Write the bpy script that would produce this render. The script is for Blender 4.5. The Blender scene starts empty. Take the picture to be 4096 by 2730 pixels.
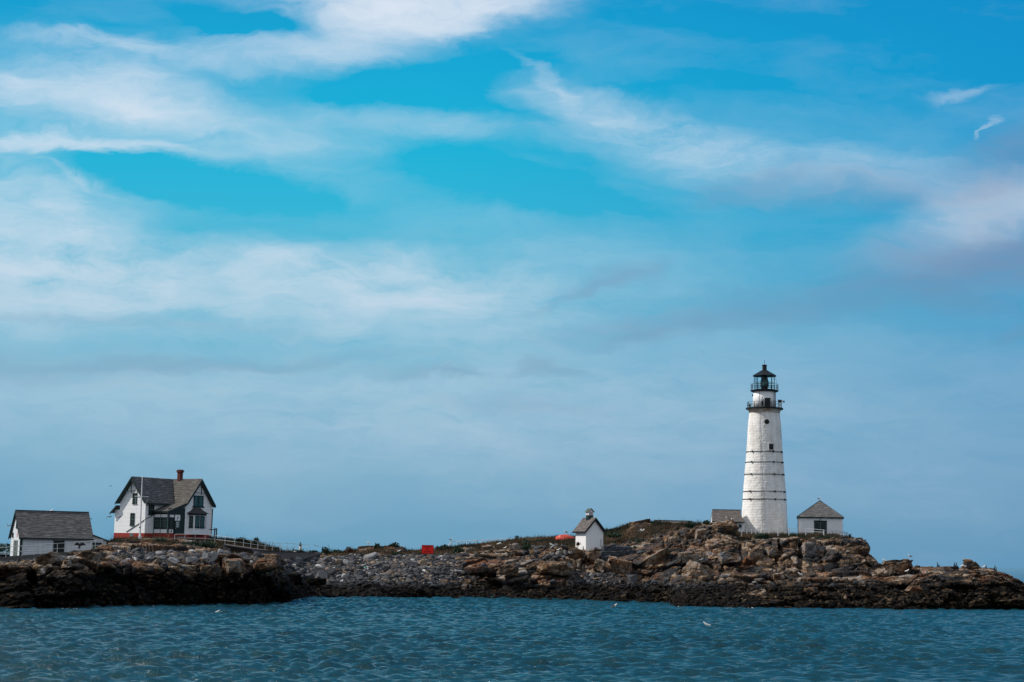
import bpy, bmesh, math, random
import numpy as np
from mathutils import Vector, Matrix
R = math.radians
random.seed(7)
SC = bpy.context.scene
COL = SC.collection
# ------------------------------------------------------------------ camera
HC = 5.0
FPX = 7100.0
PITCH, ROLL = R(7.0), R(1.0)
cam_d = bpy.data.cameras.new('camera'); cam = bpy.data.objects.new('camera', cam_d); COL.objects.link(cam)
cam_d.sensor_width = 36.0; cam_d.lens = FPX / 4096.0 * 36.0
cam_d.clip_start = 0.5; cam_d.clip_end = 60000
RM = Matrix.Rotation(math.pi/2 + PITCH, 3, 'X') @ Matrix.Rotation(ROLL, 3, 'Z')
cam.matrix_world = Matrix.Translation((0, 0, HC)) @ RM.to_4x4()
SC.camera = cam
RN = np.array(RM)
def P(px, py, D):
    """point seen at photo pixel (px, py) standing D metres out to sea from the boat"""
    d = RM @ Vector(((px-2048)/FPX, (1365-py)/FPX, -1.0))
    t = D / d.y
    return Vector((d.x*t, D, HC + d.z*t))
def PN(px, py, D):
    px, py, D = np.broadcast_arrays(px, py, D)
    l = np.stack([(px-2048)/FPX, (1365-py)/FPX, -np.ones_like(px, dtype=float)], -1)
    d = l @ RN.T
    t = D / d[..., 1]
    return np.stack([d[..., 0]*t, D*np.ones_like(t), HC + d[..., 2]*t], -1)
def Dz(px, py, z):
    """distance at which the ray through a pixel reaches height z"""
    d = RM @ Vector(((px-2048)/FPX, (1365-py)/FPX, -1.0))
    return (z-HC)/d.z*d.y
# ------------------------------------------------------------------ noise in numpy
def _h(i, j, k, s):
    n = (i*374761393 + j*668265263 + k*2147483647 + s*1274126177) & 0xffffffff
    n = ((n ^ (n >> 13)) * 1274126177) & 0xffffffff
    n = ((n ^ (n >> 16)) * 2246822519) & 0xffffffff
    n = n ^ (n >> 15)
    return (n & 0xffffff) / float(0xffffff)
def vnoise(Q, seed):
    I = np.floor(Q).astype(np.int64); F = Q - I; F = F*F*(3-2*F)
    r = 0
    for a in (0, 1):
        for b in (0, 1):
            for c in (0, 1):
                w = (F[..., 0] if a else 1-F[..., 0])*(F[..., 1] if b else 1-F[..., 1])*(F[..., 2] if c else 1-F[..., 2])
                r = r + w*_h(I[..., 0]+a, I[..., 1]+b, I[..., 2]+c, seed)
    return r*2-1
def fbm(Q, seed, o=4):
    r = 0; a = 1.0; t = 0
    for k in range(o):
        r = r + a*vnoise(Q*(2.03**k)+k*7.3, seed+k); t += a; a *= .5
    return r/t
def cells(Q, seed):
    """nearest jittered cell: returns (id hash a,b,c,d), offset from its centre, f2-f1"""
    I = np.floor(Q).astype(np.int64)
    best = np.full(Q.shape[:-1], 1e9); sec = best.copy()
    bi = np.zeros(Q.shape, np.int64); bo = np.zeros_like(Q)
    for a in (-1, 0, 1):
        for b in (-1, 0, 1):
            for c in (-1, 0, 1):
                i, j, k = I[..., 0]+a, I[..., 1]+b, I[..., 2]+c
                f = np.stack([i+_h(i, j, k, seed), j+_h(i, j, k, seed+1), k+_h(i, j, k, seed+2)], -1)
                o = Q-f; d = np.sqrt((o*o).sum(-1))
                m = d < best
                sec = np.where(m, best, np.minimum(sec, d))
                best = np.where(m, d, best)
                bi[m] = np.stack([i, j, k], -1)[m]; bo[m] = o[m]
    hs = [_h(bi[..., 0], bi[..., 1], bi[..., 2], seed+10+q) for q in range(5)]
    return hs, bo, sec-best
# ------------------------------------------------------------------ mesh builder
def setp(o, label=None, cat=None, group=None, kind=None):
    if label: o['label'] = label
    if cat: o['category'] = cat
    if group: o['group'] = group
    if kind: o['kind'] = kind
    return o
def thing(name, label, cat, loc, rz=0, group=None):
    o = bpy.data.objects.new(name, None); COL.objects.link(o)
    o.location = loc; o.rotation_euler = (0, 0, rz); o.empty_display_size = .3
    return setp(o, label, cat, group)
class M:
    def __init__(s): s.v = []; s.f = []; s.mi = []; s.cm = 0
    def add(s, vs, fs, T=None):
        n = len(s.v)
        s.v += [tuple(T @ Vector(v)) if T is not None else tuple(v) for v in vs]
        s.f += [tuple(i+n for i in f) for f in fs]; s.mi += [s.cm]*len(fs)
        return s
    def box(s, x0, x1, y0, y1, z0, z1, T=None):
        v = [(x0,y0,z0),(x1,y0,z0),(x1,y1,z0),(x0,y1,z0),(x0,y0,z1),(x1,y0,z1),(x1,y1,z1),(x0,y1,z1)]
        return s.add(v, [(3,2,1,0),(4,5,6,7),(0,1,5,4),(1,2,6,5),(2,3,7,6),(3,0,4,7)], T)
    def ext(s, poly, off, T=None):
        """extrude a 3D polygon by a vector"""
        n = len(poly); o = Vector(off); q = [Vector(p) for p in poly]
        v = q+[p+o for p in q]
        f = [tuple(range(n))[::-1], tuple(range(n, 2*n))]+[(i, (i+1)%n, n+(i+1)%n, n+i) for i in range(n)]
        return s.add(v, f, T)
    def tube(s, pts, r, n=6, r2=None):
        pts = [Vector(p) for p in pts]; k = len(pts); v = []; f = []
        for i, p in enumerate(pts):
            d = (pts[min(i+1, k-1)]-pts[max(i-1, 0)]).normalized()
            a = d.orthogonal().normalized() if abs(d.z) < .9 else Vector((1, 0, 0))
            a = (a-d*a.dot(d)).normalized(); b = d.cross(a)
            rr = r if r2 is None else r+(r2-r)*i/(k-1)
            for j in range(n):
                t = 2*math.pi*j/n
                v.append(p+(a*math.cos(t)+b*math.sin(t))*rr)
        for i in range(k-1):
            for j in range(n): f.append((i*n+j, i*n+(j+1)%n, (i+1)*n+(j+1)%n, (i+1)*n+j))
        f += [tuple(range(n))[::-1], tuple((k-1)*n+j for j in range(n))]
        return s.add(v, f)
    def lathe(s, prof, n=32, cx=0, cy=0, cap=True, a0=0):
        v = []; f = []; k = len(prof)
        for r, z in prof:
            for j in range(n):
                t = 2*math.pi*j/n+a0; v.append((cx+r*math.cos(t), cy+r*math.sin(t), z))
        for i in range(k-1):
            for j in range(n): f.append((i*n+j, i*n+(j+1)%n, (i+1)*n+(j+1)%n, (i+1)*n+j))
        if cap: f += [tuple(range(n))[::-1], tuple((k-1)*n+j for j in range(n))]
        return s.add(v, f)
    def ring(s, R_, z, r, n=40, m=5, cx=0, cy=0, a0=0, a1=2*math.pi):
        full = abs(a1-a0-2*math.pi) < 1e-6
        pts = [(cx+R_*math.cos(a0+(a1-a0)*i/n), cy+R_*math.sin(a0+(a1-a0)*i/n), z) for i in range(n if full else n+1)]
        if not full: return s.tube(pts, r, m)
        v = []; f = []
        for i in range(n):
            t = 2*math.pi*i/n
            for j in range(m):
                u = 2*math.pi*j/m
                v.append((cx+(R_+r*math.cos(u))*math.cos(t), cy+(R_+r*math.cos(u))*math.sin(t), z+r*math.sin(u)))
        for i in range(n):
            for j in range(m): f.append((i*m+j, ((i+1)%n)*m+j, ((i+1)%n)*m+(j+1)%m, i*m+(j+1)%m))
        return s.add(v, f)
    def blob(s, c, r, T=None, nu=10, nv=7, ex=None):
        v = []; f = []
        for i in range(nv+1):
            ph = math.pi*i/nv
            for j in range(nu):
                t = 2*math.pi*j/nu
                p = Vector((math.sin(ph)*math.cos(t), math.sin(ph)*math.sin(t), math.cos(ph)))
                v.append((c[0]+p.x*r[0], c[1]+p.y*r[1], c[2]+p.z*r[2]))
        for i in range(nv):
            for j in range(nu): f.append((i*nu+j, (i+1)*nu+j, (i+1)*nu+(j+1)%nu, i*nu+(j+1)%nu))
        return s.add(v, f, T)
    def build(s, name, mat, parent=None, smooth=False, label=None):
        me = bpy.data.meshes.new(name); me.from_pydata([tuple(v) for v in s.v], [], s.f)
        bm = bmesh.new(); bm.from_mesh(me); bmesh.ops.recalc_face_normals(bm, faces=bm.faces)
        bm.to_mesh(me); bm.free()
        mats = mat if isinstance(mat, (list, tuple)) else [mat]
        for m_ in mats: me.materials.append(m_)
        if len(mats) > 1: me.polygons.foreach_set('material_index', s.mi)
        if smooth: me.polygons.foreach_set('use_smooth', [True]*len(me.polygons))
        o = bpy.data.objects.new(name, me); COL.objects.link(o)
        if parent: o.parent = parent
        if label: o['label'] = label
        return o
def np_mesh(name, V, F, mat, attrs=None, smooth=False):
    me = bpy.data.meshes.new(name)
    V = np.ascontiguousarray(V, np.float32); F = np.ascontiguousarray(F, np.int32)
    n = F.shape[1]
    me.vertices.add(len(V)); me.vertices.foreach_set('co', V.ravel())
    me.loops.add(F.size); me.loops.foreach_set('vertex_index', F.ravel())
    me.polygons.add(len(F)); me.polygons.foreach_set('loop_start', np.arange(0, F.size, n, dtype=np.int32))
    me.update(calc_edges=True); me.validate()
    if smooth: me.polygons.foreach_set('use_smooth', np.ones(len(F), bool))
    for k, a in (attrs or {}).items():
        at = me.attributes.new(k, 'FLOAT', 'POINT'); at.data.foreach_set('value', np.ascontiguousarray(a, np.float32).ravel())
    me.materials.append(mat)
    o = bpy.data.objects.new(name, me); COL.objects.link(o)
    return o
def grid_faces(nr, nc):
    a = np.arange(nr*nc).reshape(nr, nc)
    return np.stack([a[:-1, :-1], a[:-1, 1:], a[1:, 1:], a[1:, :-1]], -1).reshape(-1, 4)
def copy_tree(o, parent=None):
    c = o.copy(); COL.objects.link(c)
    if parent: c.parent = parent
    for ch in list(o.children): copy_tree(ch, c)
    return c
# ------------------------------------------------------------------ node helper
class NT:
    def __init__(s, nt): s.nt = nt; s.n = nt.nodes; s.l = nt.links
    def new(s, t, **k):
        n = s.n.new(t)
        for a, b in k.items(): setattr(n, a, b)
        return n
    def inp(s, n, i, v):
        if v is None: return
        if isinstance(v, bpy.types.NodeSocket): s.l.new(v, n.inputs[i])
        else: n.inputs[i].default_value = v
    def math(s, op, a, b=None, c=None, clamp=False):
        n = s.new('ShaderNodeMath', operation=op, use_clamp=clamp)
        s.inp(n, 0, a); s.inp(n, 1, b); s.inp(n, 2, c); return n.outputs[0]
    def mix(s, f, a, b, t='MIX'):
        n = s.new('ShaderNodeMix', data_type='RGBA', blend_type=t, clamp_factor=True)
        s.inp(n, 0, f); s.inp(n, 6, a if not isinstance(a, tuple) else (*a[:3], 1)); s.inp(n, 7, b if not isinstance(b, tuple) else (*b[:3], 1)); return n.outputs[2]
    def noise(s, v, scale, det=3, rough=.55, dist=0, col=False):
        n = s.new('ShaderNodeTexNoise'); s.inp(n, 'Vector', v); s.inp(n, 'Scale', scale); s.inp(n, 'Detail', det); s.inp(n, 'Roughness', rough); s.inp(n, 'Distortion', dist)
        return n.outputs[1 if col else 0]
    def map(s, v, loc=(0,0,0), rot=(0,0,0), sc=(1,1,1), t='POINT'):
        n = s.new('ShaderNodeMapping', vector_type=t); s.inp(n, 0, v); s.inp(n, 1, loc); s.inp(n, 2, rot); s.inp(n, 3, sc); return n.outputs[0]
    def rng(s, v, a, b, c=0, d=1, t='LINEAR'):
        n = s.new('ShaderNodeMapRange', interpolation_type=t, clamp=True)
        for i, x in enumerate((v, a, b, c, d)): s.inp(n, i, x)
        return n.outputs[0]
    def ramp(s, v, st, interp='LINEAR'):
        n = s.new('ShaderNodeValToRGB'); r = n.color_ramp; r.interpolation = interp
        while len(r.elements) < len(st): r.elements.new(.5)
        for e, (p, c) in zip(r.elements, st): e.position = p; e.color = (*c, 1)
        s.inp(n, 0, v); return n.outputs[0]
def lin(r, g=None, b=None):
    if g is None: g = b = r
    f = lambda c: (c/255/12.92 if c/255 <= .04045 else ((c/255+.055)/1.055)**2.4)
    return (f(r), f(g), f(b))
def mat(name, fn):
    m = bpy.data.materials.new(name); m.use_nodes = True
    t = NT(m.node_tree); b = t.n['Principled BSDF']; b.inputs['Specular IOR Level'].default_value = .3
    fn(t, b); return m
def oc(t): return t.new('ShaderNodeTexCoord').outputs['Object']
def geo_pos(t): return t.new('ShaderNodeNewGeometry').outputs['Position']
def bump(t, b, h, st=.5, d=.05):
    n = t.new('ShaderNodeBump'); t.inp(n, 'Strength', st); t.inp(n, 'Distance', d); t.inp(n, 'Height', h); t.l.new(n.outputs[0], b.inputs['Normal'])
# ------------------------------------------------------------------ light and sky
SUN_AZ = Vector((-1.0, 0.10)); SUN_EL = R(43)
sd = SUN_AZ.normalized(); sun_dir = Vector((sd.x*math.cos(SUN_EL), sd.y*math.cos(SUN_EL), math.sin(SUN_EL)))
sl = bpy.data.lights.new('sun', 'SUN'); sl.energy = 4.2; sl.angle = R(.5); sl.color = (1.0, .93, .84)
so = bpy.data.objects.new('sun', sl); COL.objects.link(so); so.rotation_euler = sun_dir.to_track_quat('Z', 'Y').to_euler(); so.location = (-100, 0, 120)
W = bpy.data.worlds.new('World'); SC.world = W; W.use_nodes = True
t = NT(W.node_tree); bg = t.n['Background']; bg.inputs[1].default_value = .1
sky = t.new('ShaderNodeTexSky', sky_type='NISHITA'); sky.sun_disc = False
sky.sun_elevation = SUN_EL; sky.sun_rotation = math.atan2(sd.x, sd.y)
tc = t.new('ShaderNodeTexCoord').outputs['Generated']
sx = t.new('ShaderNodeSeparateXYZ'); t.l.new(tc, sx.inputs[0])
yy = t.math('MAXIMUM', sx.outputs[1], .05)
u = t.math('DIVIDE', sx.outputs[0], yy); v = t.math('DIVIDE', sx.outputs[2], yy)
cb = t.new('ShaderNodeCombineXYZ'); t.l.new(u, cb.inputs[0]); t.l.new(v, cb.inputs[1]); uv = cb.outputs[0]
def warp(uvs, sc, amt, anis=(1, 2.2, 1), det=3):
    n = t.noise(t.map(uvs, sc=anis), sc, det, .6, col=True)
    a = t.new('ShaderNodeVectorMath', operation='SUBTRACT'); t.l.new(n, a.inputs[0]); a.inputs[1].default_value = (.5, .5, .5)
    b = t.new('ShaderNodeVectorMath', operation='MULTIPLY_ADD'); t.l.new(a.outputs[0], b.inputs[0]); b.inputs[1].default_value = (amt, amt*.5, 0); t.l.new(uvs, b.inputs[2])
    return b.outputs[0]
wu = warp(warp(warp(uv, 9, .06), 42, .020), 160, .006)
def disp_uv(x, y):
    d = RM @ Vector(((x*1.7408-2048)/FPX, (1365-y*1.7408)/FPX, -1)); return d.x/d.y, d.z/d.y
def blobs(lst):
    tot = None
    for (x, y, rx, ry, rot, am) in lst:
        a, b = disp_uv(x, y); k = 1/4079.0*1.42
        g = t.new('ShaderNodeTexGradient', gradient_type='SPHERICAL')
        t.l.new(t.map(wu, (a, b, 0), (0, 0, R(-rot)), (rx*k, ry*k, 1), 'TEXTURE'), g.inputs[0])
        s = t.rng(g.outputs[1], 0, .95, 0, am, 'SMOOTHSTEP')
        tot = s if tot is None else t.math('ADD', tot, s)
    return tot
white = blobs([
 (930,-25,370,88,2,1.5),(870,42,150,58,0,1.0),(1120,22,190,45,-7,1.0),(700,10,260,60,12,.5),
 (470,122,460,52,0,.52),(760,118,170,46,-8,.5),(220,96,190,20,3,.5),
 (90,205,330,62,6,.8),(290,180,190,34,8,.45),(340,247,110,26,2,.5),
 (130,325,330,21,2,1.25),(90,290,560,200,0,.36),(520,285,600,70,4,.25),
 (170,405,110,11,25,.35),(-20,560,420,170,8,1.1),(150,480,95,60,60,.45),(260,620,760,95,3,.95),(840,630,420,75,5,.8),(740,596,180,22,6,.45),
 (760,370,560,70,14,.3),(1050,290,330,36,4,.3),(1000,700,500,90,0,.3),
 (1330,245,300,50,16,.52),(1520,300,290,52,14,.48),(1760,360,380,70,8,.36),(1235,182,110,18,38,.4),(2120,400,430,60,5,.4),(1560,365,260,60,12,.3),
 (2222,207,80,14,-12,.40),(2280,290,44,8,-52,.45),(2270,466,180,74,-14,1.0),(2150,540,200,70,-20,.4),
 (550,930,1300,150,0,.42),(1500,980,1200,260,0,.24),(250,720,700,60,0,.35),(900,760,600,60,0,.25),(1150,640,500,140,0,.28)])
grey = blobs([
 (2262,598,290,72,-4,1.5),(2262,520,230,60,-8,.45),(2330,370,170,80,-30,.7),(2000,430,330,60,0,.4),(1720,430,160,40,-20,.35),(1410,640,120,24,-14,.5),(1320,680,120,14,-24,.4),(1500,750,260,36,-8,.5),(1430,775,90,15,-15,.4),
 (1850,690,420,50,-4,.45),(520,832,420,20,-2,.42),(940,862,130,17,0,.45),(1060,870,70,11,0,.4),(1210,845,60,16,-15,.35),(1275,855,60,14,0,.45),(1200,930,220,20,3,.25),
 (2230,700,240,34,10,.4),(2340,768,80,14,-14,.5),(0,840,420,50,0,.28),(250,730,500,14,3,.2)])
neg = blobs([(420,405,330,48,8,.75),(480,725,260,16,3,.35),(700,10,130,30,20,.3),(560,55,180,30,10,.4),(1100,430,420,70,10,.5),(1000,180,260,60,-8,.4)])
st = t.noise(t.map(wu, rot=(0, 0, R(-6)), sc=(6, 26, 1)), 1.0, 7, .62)
st2 = t.noise(t.map(wu, rot=(0, 0, R(8)), sc=(26, 80, 1)), 1.0, 6, .65)
tex = t.math('ADD', t.rng(st, .28, .72, .22, 1.55), t.rng(st2, .3, .7, -.34, .34))
wm = t.math('MULTIPLY', t.math('SUBTRACT', white, t.math('MULTIPLY', neg, .8)), tex)
faint = t.rng(t.noise(t.map(wu, loc=(3, 1, 0), sc=(5, 18, 1)), 1, 6, .6), .45, .8, 0, .22)
wm = t.math('ADD', wm, faint)
wm = t.math('SUBTRACT', 1, t.math('POWER', 2.718, t.math('MULTIPLY', t.math('MAXIMUM', wm, 0), -.78)))
gm = t.math('SUBTRACT', 1, t.math('POWER', 2.718, t.math('MULTIPLY', t.math('MULTIPLY', grey, tex), -.95)))
base = t.ramp(t.rng(v, -.02, .62), [
 (0, lin(94, 152, 184)), (.05, lin(104, 160, 192)), (.11, lin(120, 172, 202)), (.19, lin(116, 180, 208)), (.27, lin(84, 182, 212)), (.34, lin(44, 181, 216)), (.40, lin(14, 179, 217)), (.48, lin(4, 168, 214)), (.56, lin(0, 152, 206)), (.75, lin(8, 140, 205)), (1, lin(20, 120, 190))])
rt = t.rng(u, -.05, .32, 0, 1)
base = t.mix(t.math('MULTIPLY', rt, .65), base, t.mix(t.rng(v, .02, .25), lin(94, 146, 186), lin(0, 134, 200)))
col = t.mix(wm, base, t.mix(t.rng(v, .04, .3), lin(196, 214, 230), lin(232, 238, 248)))
col = t.mix(gm, col, t.mix(t.rng(v, .07, .2), lin(98, 146, 178), lin(122, 146, 182)))
# sky out of the frame: overcast added behind and overhead to lift shade
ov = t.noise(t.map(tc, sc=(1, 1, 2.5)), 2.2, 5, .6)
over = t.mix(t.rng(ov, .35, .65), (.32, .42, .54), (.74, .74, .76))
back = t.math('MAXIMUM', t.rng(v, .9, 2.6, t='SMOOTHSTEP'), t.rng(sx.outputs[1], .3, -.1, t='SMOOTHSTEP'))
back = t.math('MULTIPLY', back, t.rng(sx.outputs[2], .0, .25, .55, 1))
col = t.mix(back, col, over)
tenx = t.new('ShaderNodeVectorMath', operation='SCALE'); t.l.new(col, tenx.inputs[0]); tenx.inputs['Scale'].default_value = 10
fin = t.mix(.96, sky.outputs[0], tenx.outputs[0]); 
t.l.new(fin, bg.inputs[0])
SC.view_settings.view_transform = 'Standard'; SC.view_settings.look = 'None'; SC.view_settings.exposure = 0; SC.view_settings.gamma = 1
SC.render.engine = 'CYCLES'
SC.render.resolution_x = 1024; SC.render.resolution_y = 682
W.cycles.sampling_method = 'MANUAL'; W.cycles.sample_map_resolution = 512
# ------------------------------------------------------------------ sea
def f_water(t, b):
    p = geo_pos(t)
    cd = t.noise(t.map(p, sc=(.02, .05, 0)), 1, 3)
    t.l.new(t.mix(t.rng(cd, .35, .65), (.004, .034, .044), (.007, .050, .062)), b.inputs['Base Color'])
    b.inputs['Roughness'].default_value = .11; b.inputs['IOR'].default_value = 1.33; b.inputs['Specular IOR Level'].default_value = .5
    h = t.math('ADD', t.noise(t.map(p, sc=(2.6, 3.6, 1)), 1, 5, .65, .4), t.math('MULTIPLY', t.noise(t.map(p, sc=(8, 11, 1)), 1, 3, .6), .3))
    bump(t, b, h, 1.0, .15)
m_water = mat('sea water', f_water)
ys = [-60, -20, 5, 25]
y = 40.0
while y < 262: ys.append(y); y += .20+max(0, y-90)*.0012
while y < 45000: ys.append(y); y += (y-255)*.035+1
ys = np.array(ys); NC = 1000
tt = np.linspace(-1, 1, NC)
WX = np.where(ys < 262, 32+.34*np.maximum(ys, 0), 32+.34*ys+(ys-262)*.6)
X = tt[None, :]*WX[:, None]; Y = np.repeat(ys[:, None], NC, 1)
rng_ = np.random.default_rng(5)
Z = np.zeros_like(X)
for k in range(90):
    lam = 10**rng_.uniform(-.28, .52) if k % 9 else 10**rng_.uniform(.55, .85)*0+rng_.uniform(.55, .85); a = .0165*lam**.95
    th = rng_.normal(-1.5, .42); kx, ky = math.cos(th)*2*math.pi/lam, math.sin(th)*2*math.pi/lam
    ph = kx*X+ky*Y+rng_.uniform(0, 6.28)
    Z += a*(.12*(1-2*np.abs(np.sin(ph/2)))+.88*np.cos(ph))*.95*(.5+.7*np.sin(X*.07*rng_.uniform(.3, 2.5)+Y*.09*rng_.uniform(.3, 2.5)+k))
fade = np.clip((330-Y)/90, 0, 1)*np.clip((Y-20)/30, 0, 1)
gust = .55+.75*np.clip(.5+1.1*fbm(np.stack([X*.045, Y*.028, X*0], -1), 41, 3), 0, 1)
Z *= fade*1.0*gust
o = np_mesh('water', np.stack([X, Y, Z], -1).reshape(-1, 3), grid_faces(len(ys), NC), m_water, smooth=True)
setp(o, 'teal blue choppy sea water around the rocky island', 'water', kind='structure')
# ------------------------------------------------------------------ island ground
# photo column : waterline y, then (y, distance) of dark foot, cliff foot, cliff top, ground, crest
TAB = [
(-420, 2430,(2395,153),(2282,157),(2270,162),(2262,182),(2228,203)),
(-5,   2435,(2395,153),(2280,157),(2268,161),(2262,182),(2230,203)),
(110,  2436,(2395,153),(2276,157),(2258,162),(2262,182),(2230,203)),
(124,  2434,(2397,153.5),(2310,159),(2274,165),(2262,182),(2230,203)),
(134,  2434,(2397,153.5),(2310,159),(2272,165),(2260,182),(2230,203)),
(146,  2435,(2393,154),(2268,158),(2238,164),(2256,182),(2230,203)),
(220,  2434,(2390,156),(2268,160),(2224,167),(2252,184),(2230,204)),
(262,  2433,(2388,157),(2264,161),(2246,167),(2246,185),(2229,204)),
(300,  2432,(2385,157),(2256,162),(2212,170),(2232,187),(2222,206)),
(340,  2432,(2385,158),(2256,163),(2208,170),(2226,188),(2218,206)),
(385,  2430,(2380,160),(2264,165),(2220,172),(2214,190),(2204,210)),
(420,  2428,(2380,160),(2264,165),(2228,174),(2190,196),(2174,219)),
(470,  2426,(2375,163),(2268,168),(2236,176),(2186,200),(2159,226)),
(560,  2423,(2370,166),(2272,170),(2248,178),(2178,206),(2156,229)),
(700,  2420,(2365,170),(2266,174),(2240,182),(2185,208),(2158,230)),
(820,  2416,(2350,174),(2262,178),(2250,184),(2195,208),(2164,230)),
(880,  2416,(2340,176),(2240,181),(2238,187),(2208,212),(2157,238)),
(940,  2416,(2340,177),(2232,181),(2245,187),(2222,214),(2160,240)),
(985,  2416,(2342,178),(2255,182),(2262,188),(2226,216),(2164,240)),
(1060, 2415,(2350,180),(2256,184),(2262,190),(2232,222),(2182,242)),
(1112, 2411,(2352,182),(2250,187),(2262,192),(2228,230),(2198,244)),
(1132, 2410,(2362,184),(2330,192),(2290,204),(2228,234),(2205,246)),
(1165, 2400,(2366,200),(2335,210),(2285,222),(2228,241),(2209,250)),
(1210, 2394,(2370,212),(2335,220),(2282,230),(2228,244),(2212,252)),
(1260, 2389,(2370,219),(2330,224),(2280,232),(2228,245),(2214,252)),
(1400, 2390,(2370,219),(2330,225),(2280,233),(2227,246),(2208,254)),
(1425, 2390,(2370,219),(2330,225),(2280,233),(2226,246),(2197,256)),
(1474, 2391,(2370,219),(2330,225),(2280,233),(2225,246),(2183,258)),
(1505, 2391,(2370,219),(2330,225),(2280,233),(2225,246),(2189,258)),
(1575, 2391,(2370,220),(2330,225),(2278,233),(2225,246),(2184,258)),
(1610, 2391,(2370,220),(2330,225),(2278,233),(2225,246),(2190,258)),
(1622, 2391,(2370,220),(2330,225),(2278,233),(2225,246),(2203,257)),
(1700, 2391,(2370,222),(2328,227),(2276,234),(2226,246),(2203,257)),
(1750, 2391,(2370,224),(2326,229),(2274,235),(2226,247),(2198,258)),
(1820, 2392,(2366,227),(2322,232),(2272,237),(2222,248),(2188,261)),
(1870, 2392,(2366,228),(2320,232),(2268,237),(2212,248),(2182,262)),
(2000, 2394,(2366,229),(2318,232),(2256,236),(2210,250),(2168,265)),
(2100, 2396,(2364,228),(2310,231),(2250,235),(2200,251),(2154,266)),
(2220, 2398,(2360,227),(2310,230),(2244,234),(2190,249),(2149,268)),
(2276, 2399,(2357,227),(2308,230),(2240,233),(2186,243),(2150,268)),
(2300, 2400,(2355,227),(2315,230),(2262,234),(2190,240),(2152,268)),
(2360, 2401,(2355,227),(2315,230),(2262,233),(2201,238.5),(2142,262)),
(2410, 2403,(2355,226),(2308,229),(2262,232),(2199,241),(2124,268)),
(2490, 2405,(2355,225),(2295,228),(2244,232),(2182,246),(2108,266)),
(2516, 2405,(2352,225),(2292,228),(2236,232),(2172,246),(2093,264)),
(2560, 2406,(2350,225),(2285,228),(2224,232),(2162,246),(2078,262)),
(2600, 2407,(2350,225),(2280,228),(2212,232),(2150,246),(2085,262)),
(2640, 2408,(2350,224),(2272,228),(2203,233),(2140,246),(2090,262)),
(2680, 2409,(2350,221),(2272,227),(2199,233),(2130,246),(2096,263)),
(2710, 2424,(2360,212),(2270,226),(2198,233),(2122,246),(2098,264)),
(2790, 2425,(2362,212),(2275,226),(2199,233),(2112,245),(2096,262)),
(2860, 2427,(2365,211),(2280,226),(2200,233),(2105,244),(2088,258)),
(2912, 2428,(2365,210),(2284,226),(2201,234),(2102,244),(2084,256)),
(2932, 2428,(2365,210),(2285,226),(2202,234),(2126,244),(2102,256)),
(2946, 2428,(2365,210),(2286,226),(2198,235),(2152,243),(2139,272)),
(2990, 2430,(2365,209),(2290,227),(2172,237),(2154,243),(2139,274)),
(3100, 2431,(2365,209),(2300,225),(2163,237),(2152,243),(2141,274)),
(3200, 2432,(2365,209),(2300,225),(2162,236),(2152,243),(2142,272)),
(3250, 2432,(2365,209),(2300,225),(2158,236),(2152,243),(2142,272)),
(3340, 2433,(2365,209),(2300,225),(2158,236),(2152,243),(2145,270)),
(3390, 2433,(2365,210),(2300,225),(2164,236),(2158,244),(2153,262)),
(3440, 2433,(2365,211),(2292,226),(2176,236),(2160,243),(2158,252)),
(3462, 2434,(2365,211),(2294,226),(2202,236),(2184,242),(2182,248)),
(3474, 2434,(2365,211),(2298,226),(2246,235),(2236,241),(2236,246)),
(3500, 2434,(2367,212),(2305,224),(2268,234),(2262,241),(2261,246)),
(3530, 2434,(2368,212),(2310,223),(2276,232),(2270,239),(2270,244)),
(3600, 2436,(2370,212),(2310,222),(2282,229),(2270,238),(2268,244)),
(3680, 2436,(2370,212),(2310,220),(2288,228),(2280,238),(2279,246)),
(3720, 2436,(2370,212),(2312,219),(2288,227),(2279,238),(2278,246)),
(3820, 2436,(2370,212),(2315,219),(2289,226),(2280,238),(2279,246)),
(3900, 2437,(2372,213),(2312,219),(2291,226),(2284,238),(2283,246)),
(3950, 2437,(2374,213),(2314,219),(2295,226),(2288,238),(2287,246)),
(4010, 2437,(2378,214),(2322,220),(2308,226),(2302,237),(2301,244)),
(4055, 2438,(2386,215),(2342,221),(2324,226),(2320,234),(2319,240)),
(4100, 2438,(2398,216),(2362,221),(2344,226),(2336,231),(2335,235)),
(4180, 2439,(2408,217),(2385,221),(2376,225),(2370,229),(2370,232)),
(4320, 2440,(2432,218),(2425,221),(2422,224),(2422,226),(2422,228)),
]
TAB = np.array([[r[0], r[1]]+[q for s in r[2:] for q in s] for r in TAB], float)
pxs = np.concatenate([np.arange(-420, -20, 6.0), np.arange(-20, 4116, 2.6), np.arange(4116, 4320, 6.0)])
NCt = len(pxs)
c = [np.interp(pxs, TAB[:, 0], TAB[:, k]) for k in range(TAB.shape[1])]
ker = np.array([1, 2, 3, 2, 1.])/9
def sm(a): return np.convolve(np.pad(a, 2, 'edge'), ker, 'valid')
c = [c[0]]+[sm(a) for a in c[1:]]
hz = 2237+(pxs-2048)*math.tan(ROLL)
Dw = HC*FPX/(c[1]-hz)
st_ = [PN(pxs, c[1], Dw)]
for k in range(5): st_.append(PN(pxs, c[2+2*k], c[3+2*k]))
for k in range(1, 6):                       # keep the depth order
    st_[k][:, 1] = np.maximum(st_[k][:, 1], st_[k-1][:, 1]+.6)
pre = st_[0]+np.array([0, -7, -2.5]); 
b1 = st_[5]+np.array([0, 6, -.6]); b1[:, 2] = np.where((pxs > 2935) & (pxs < 3400), st_[5][:, 2]+.1, b1[:, 2])
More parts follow.
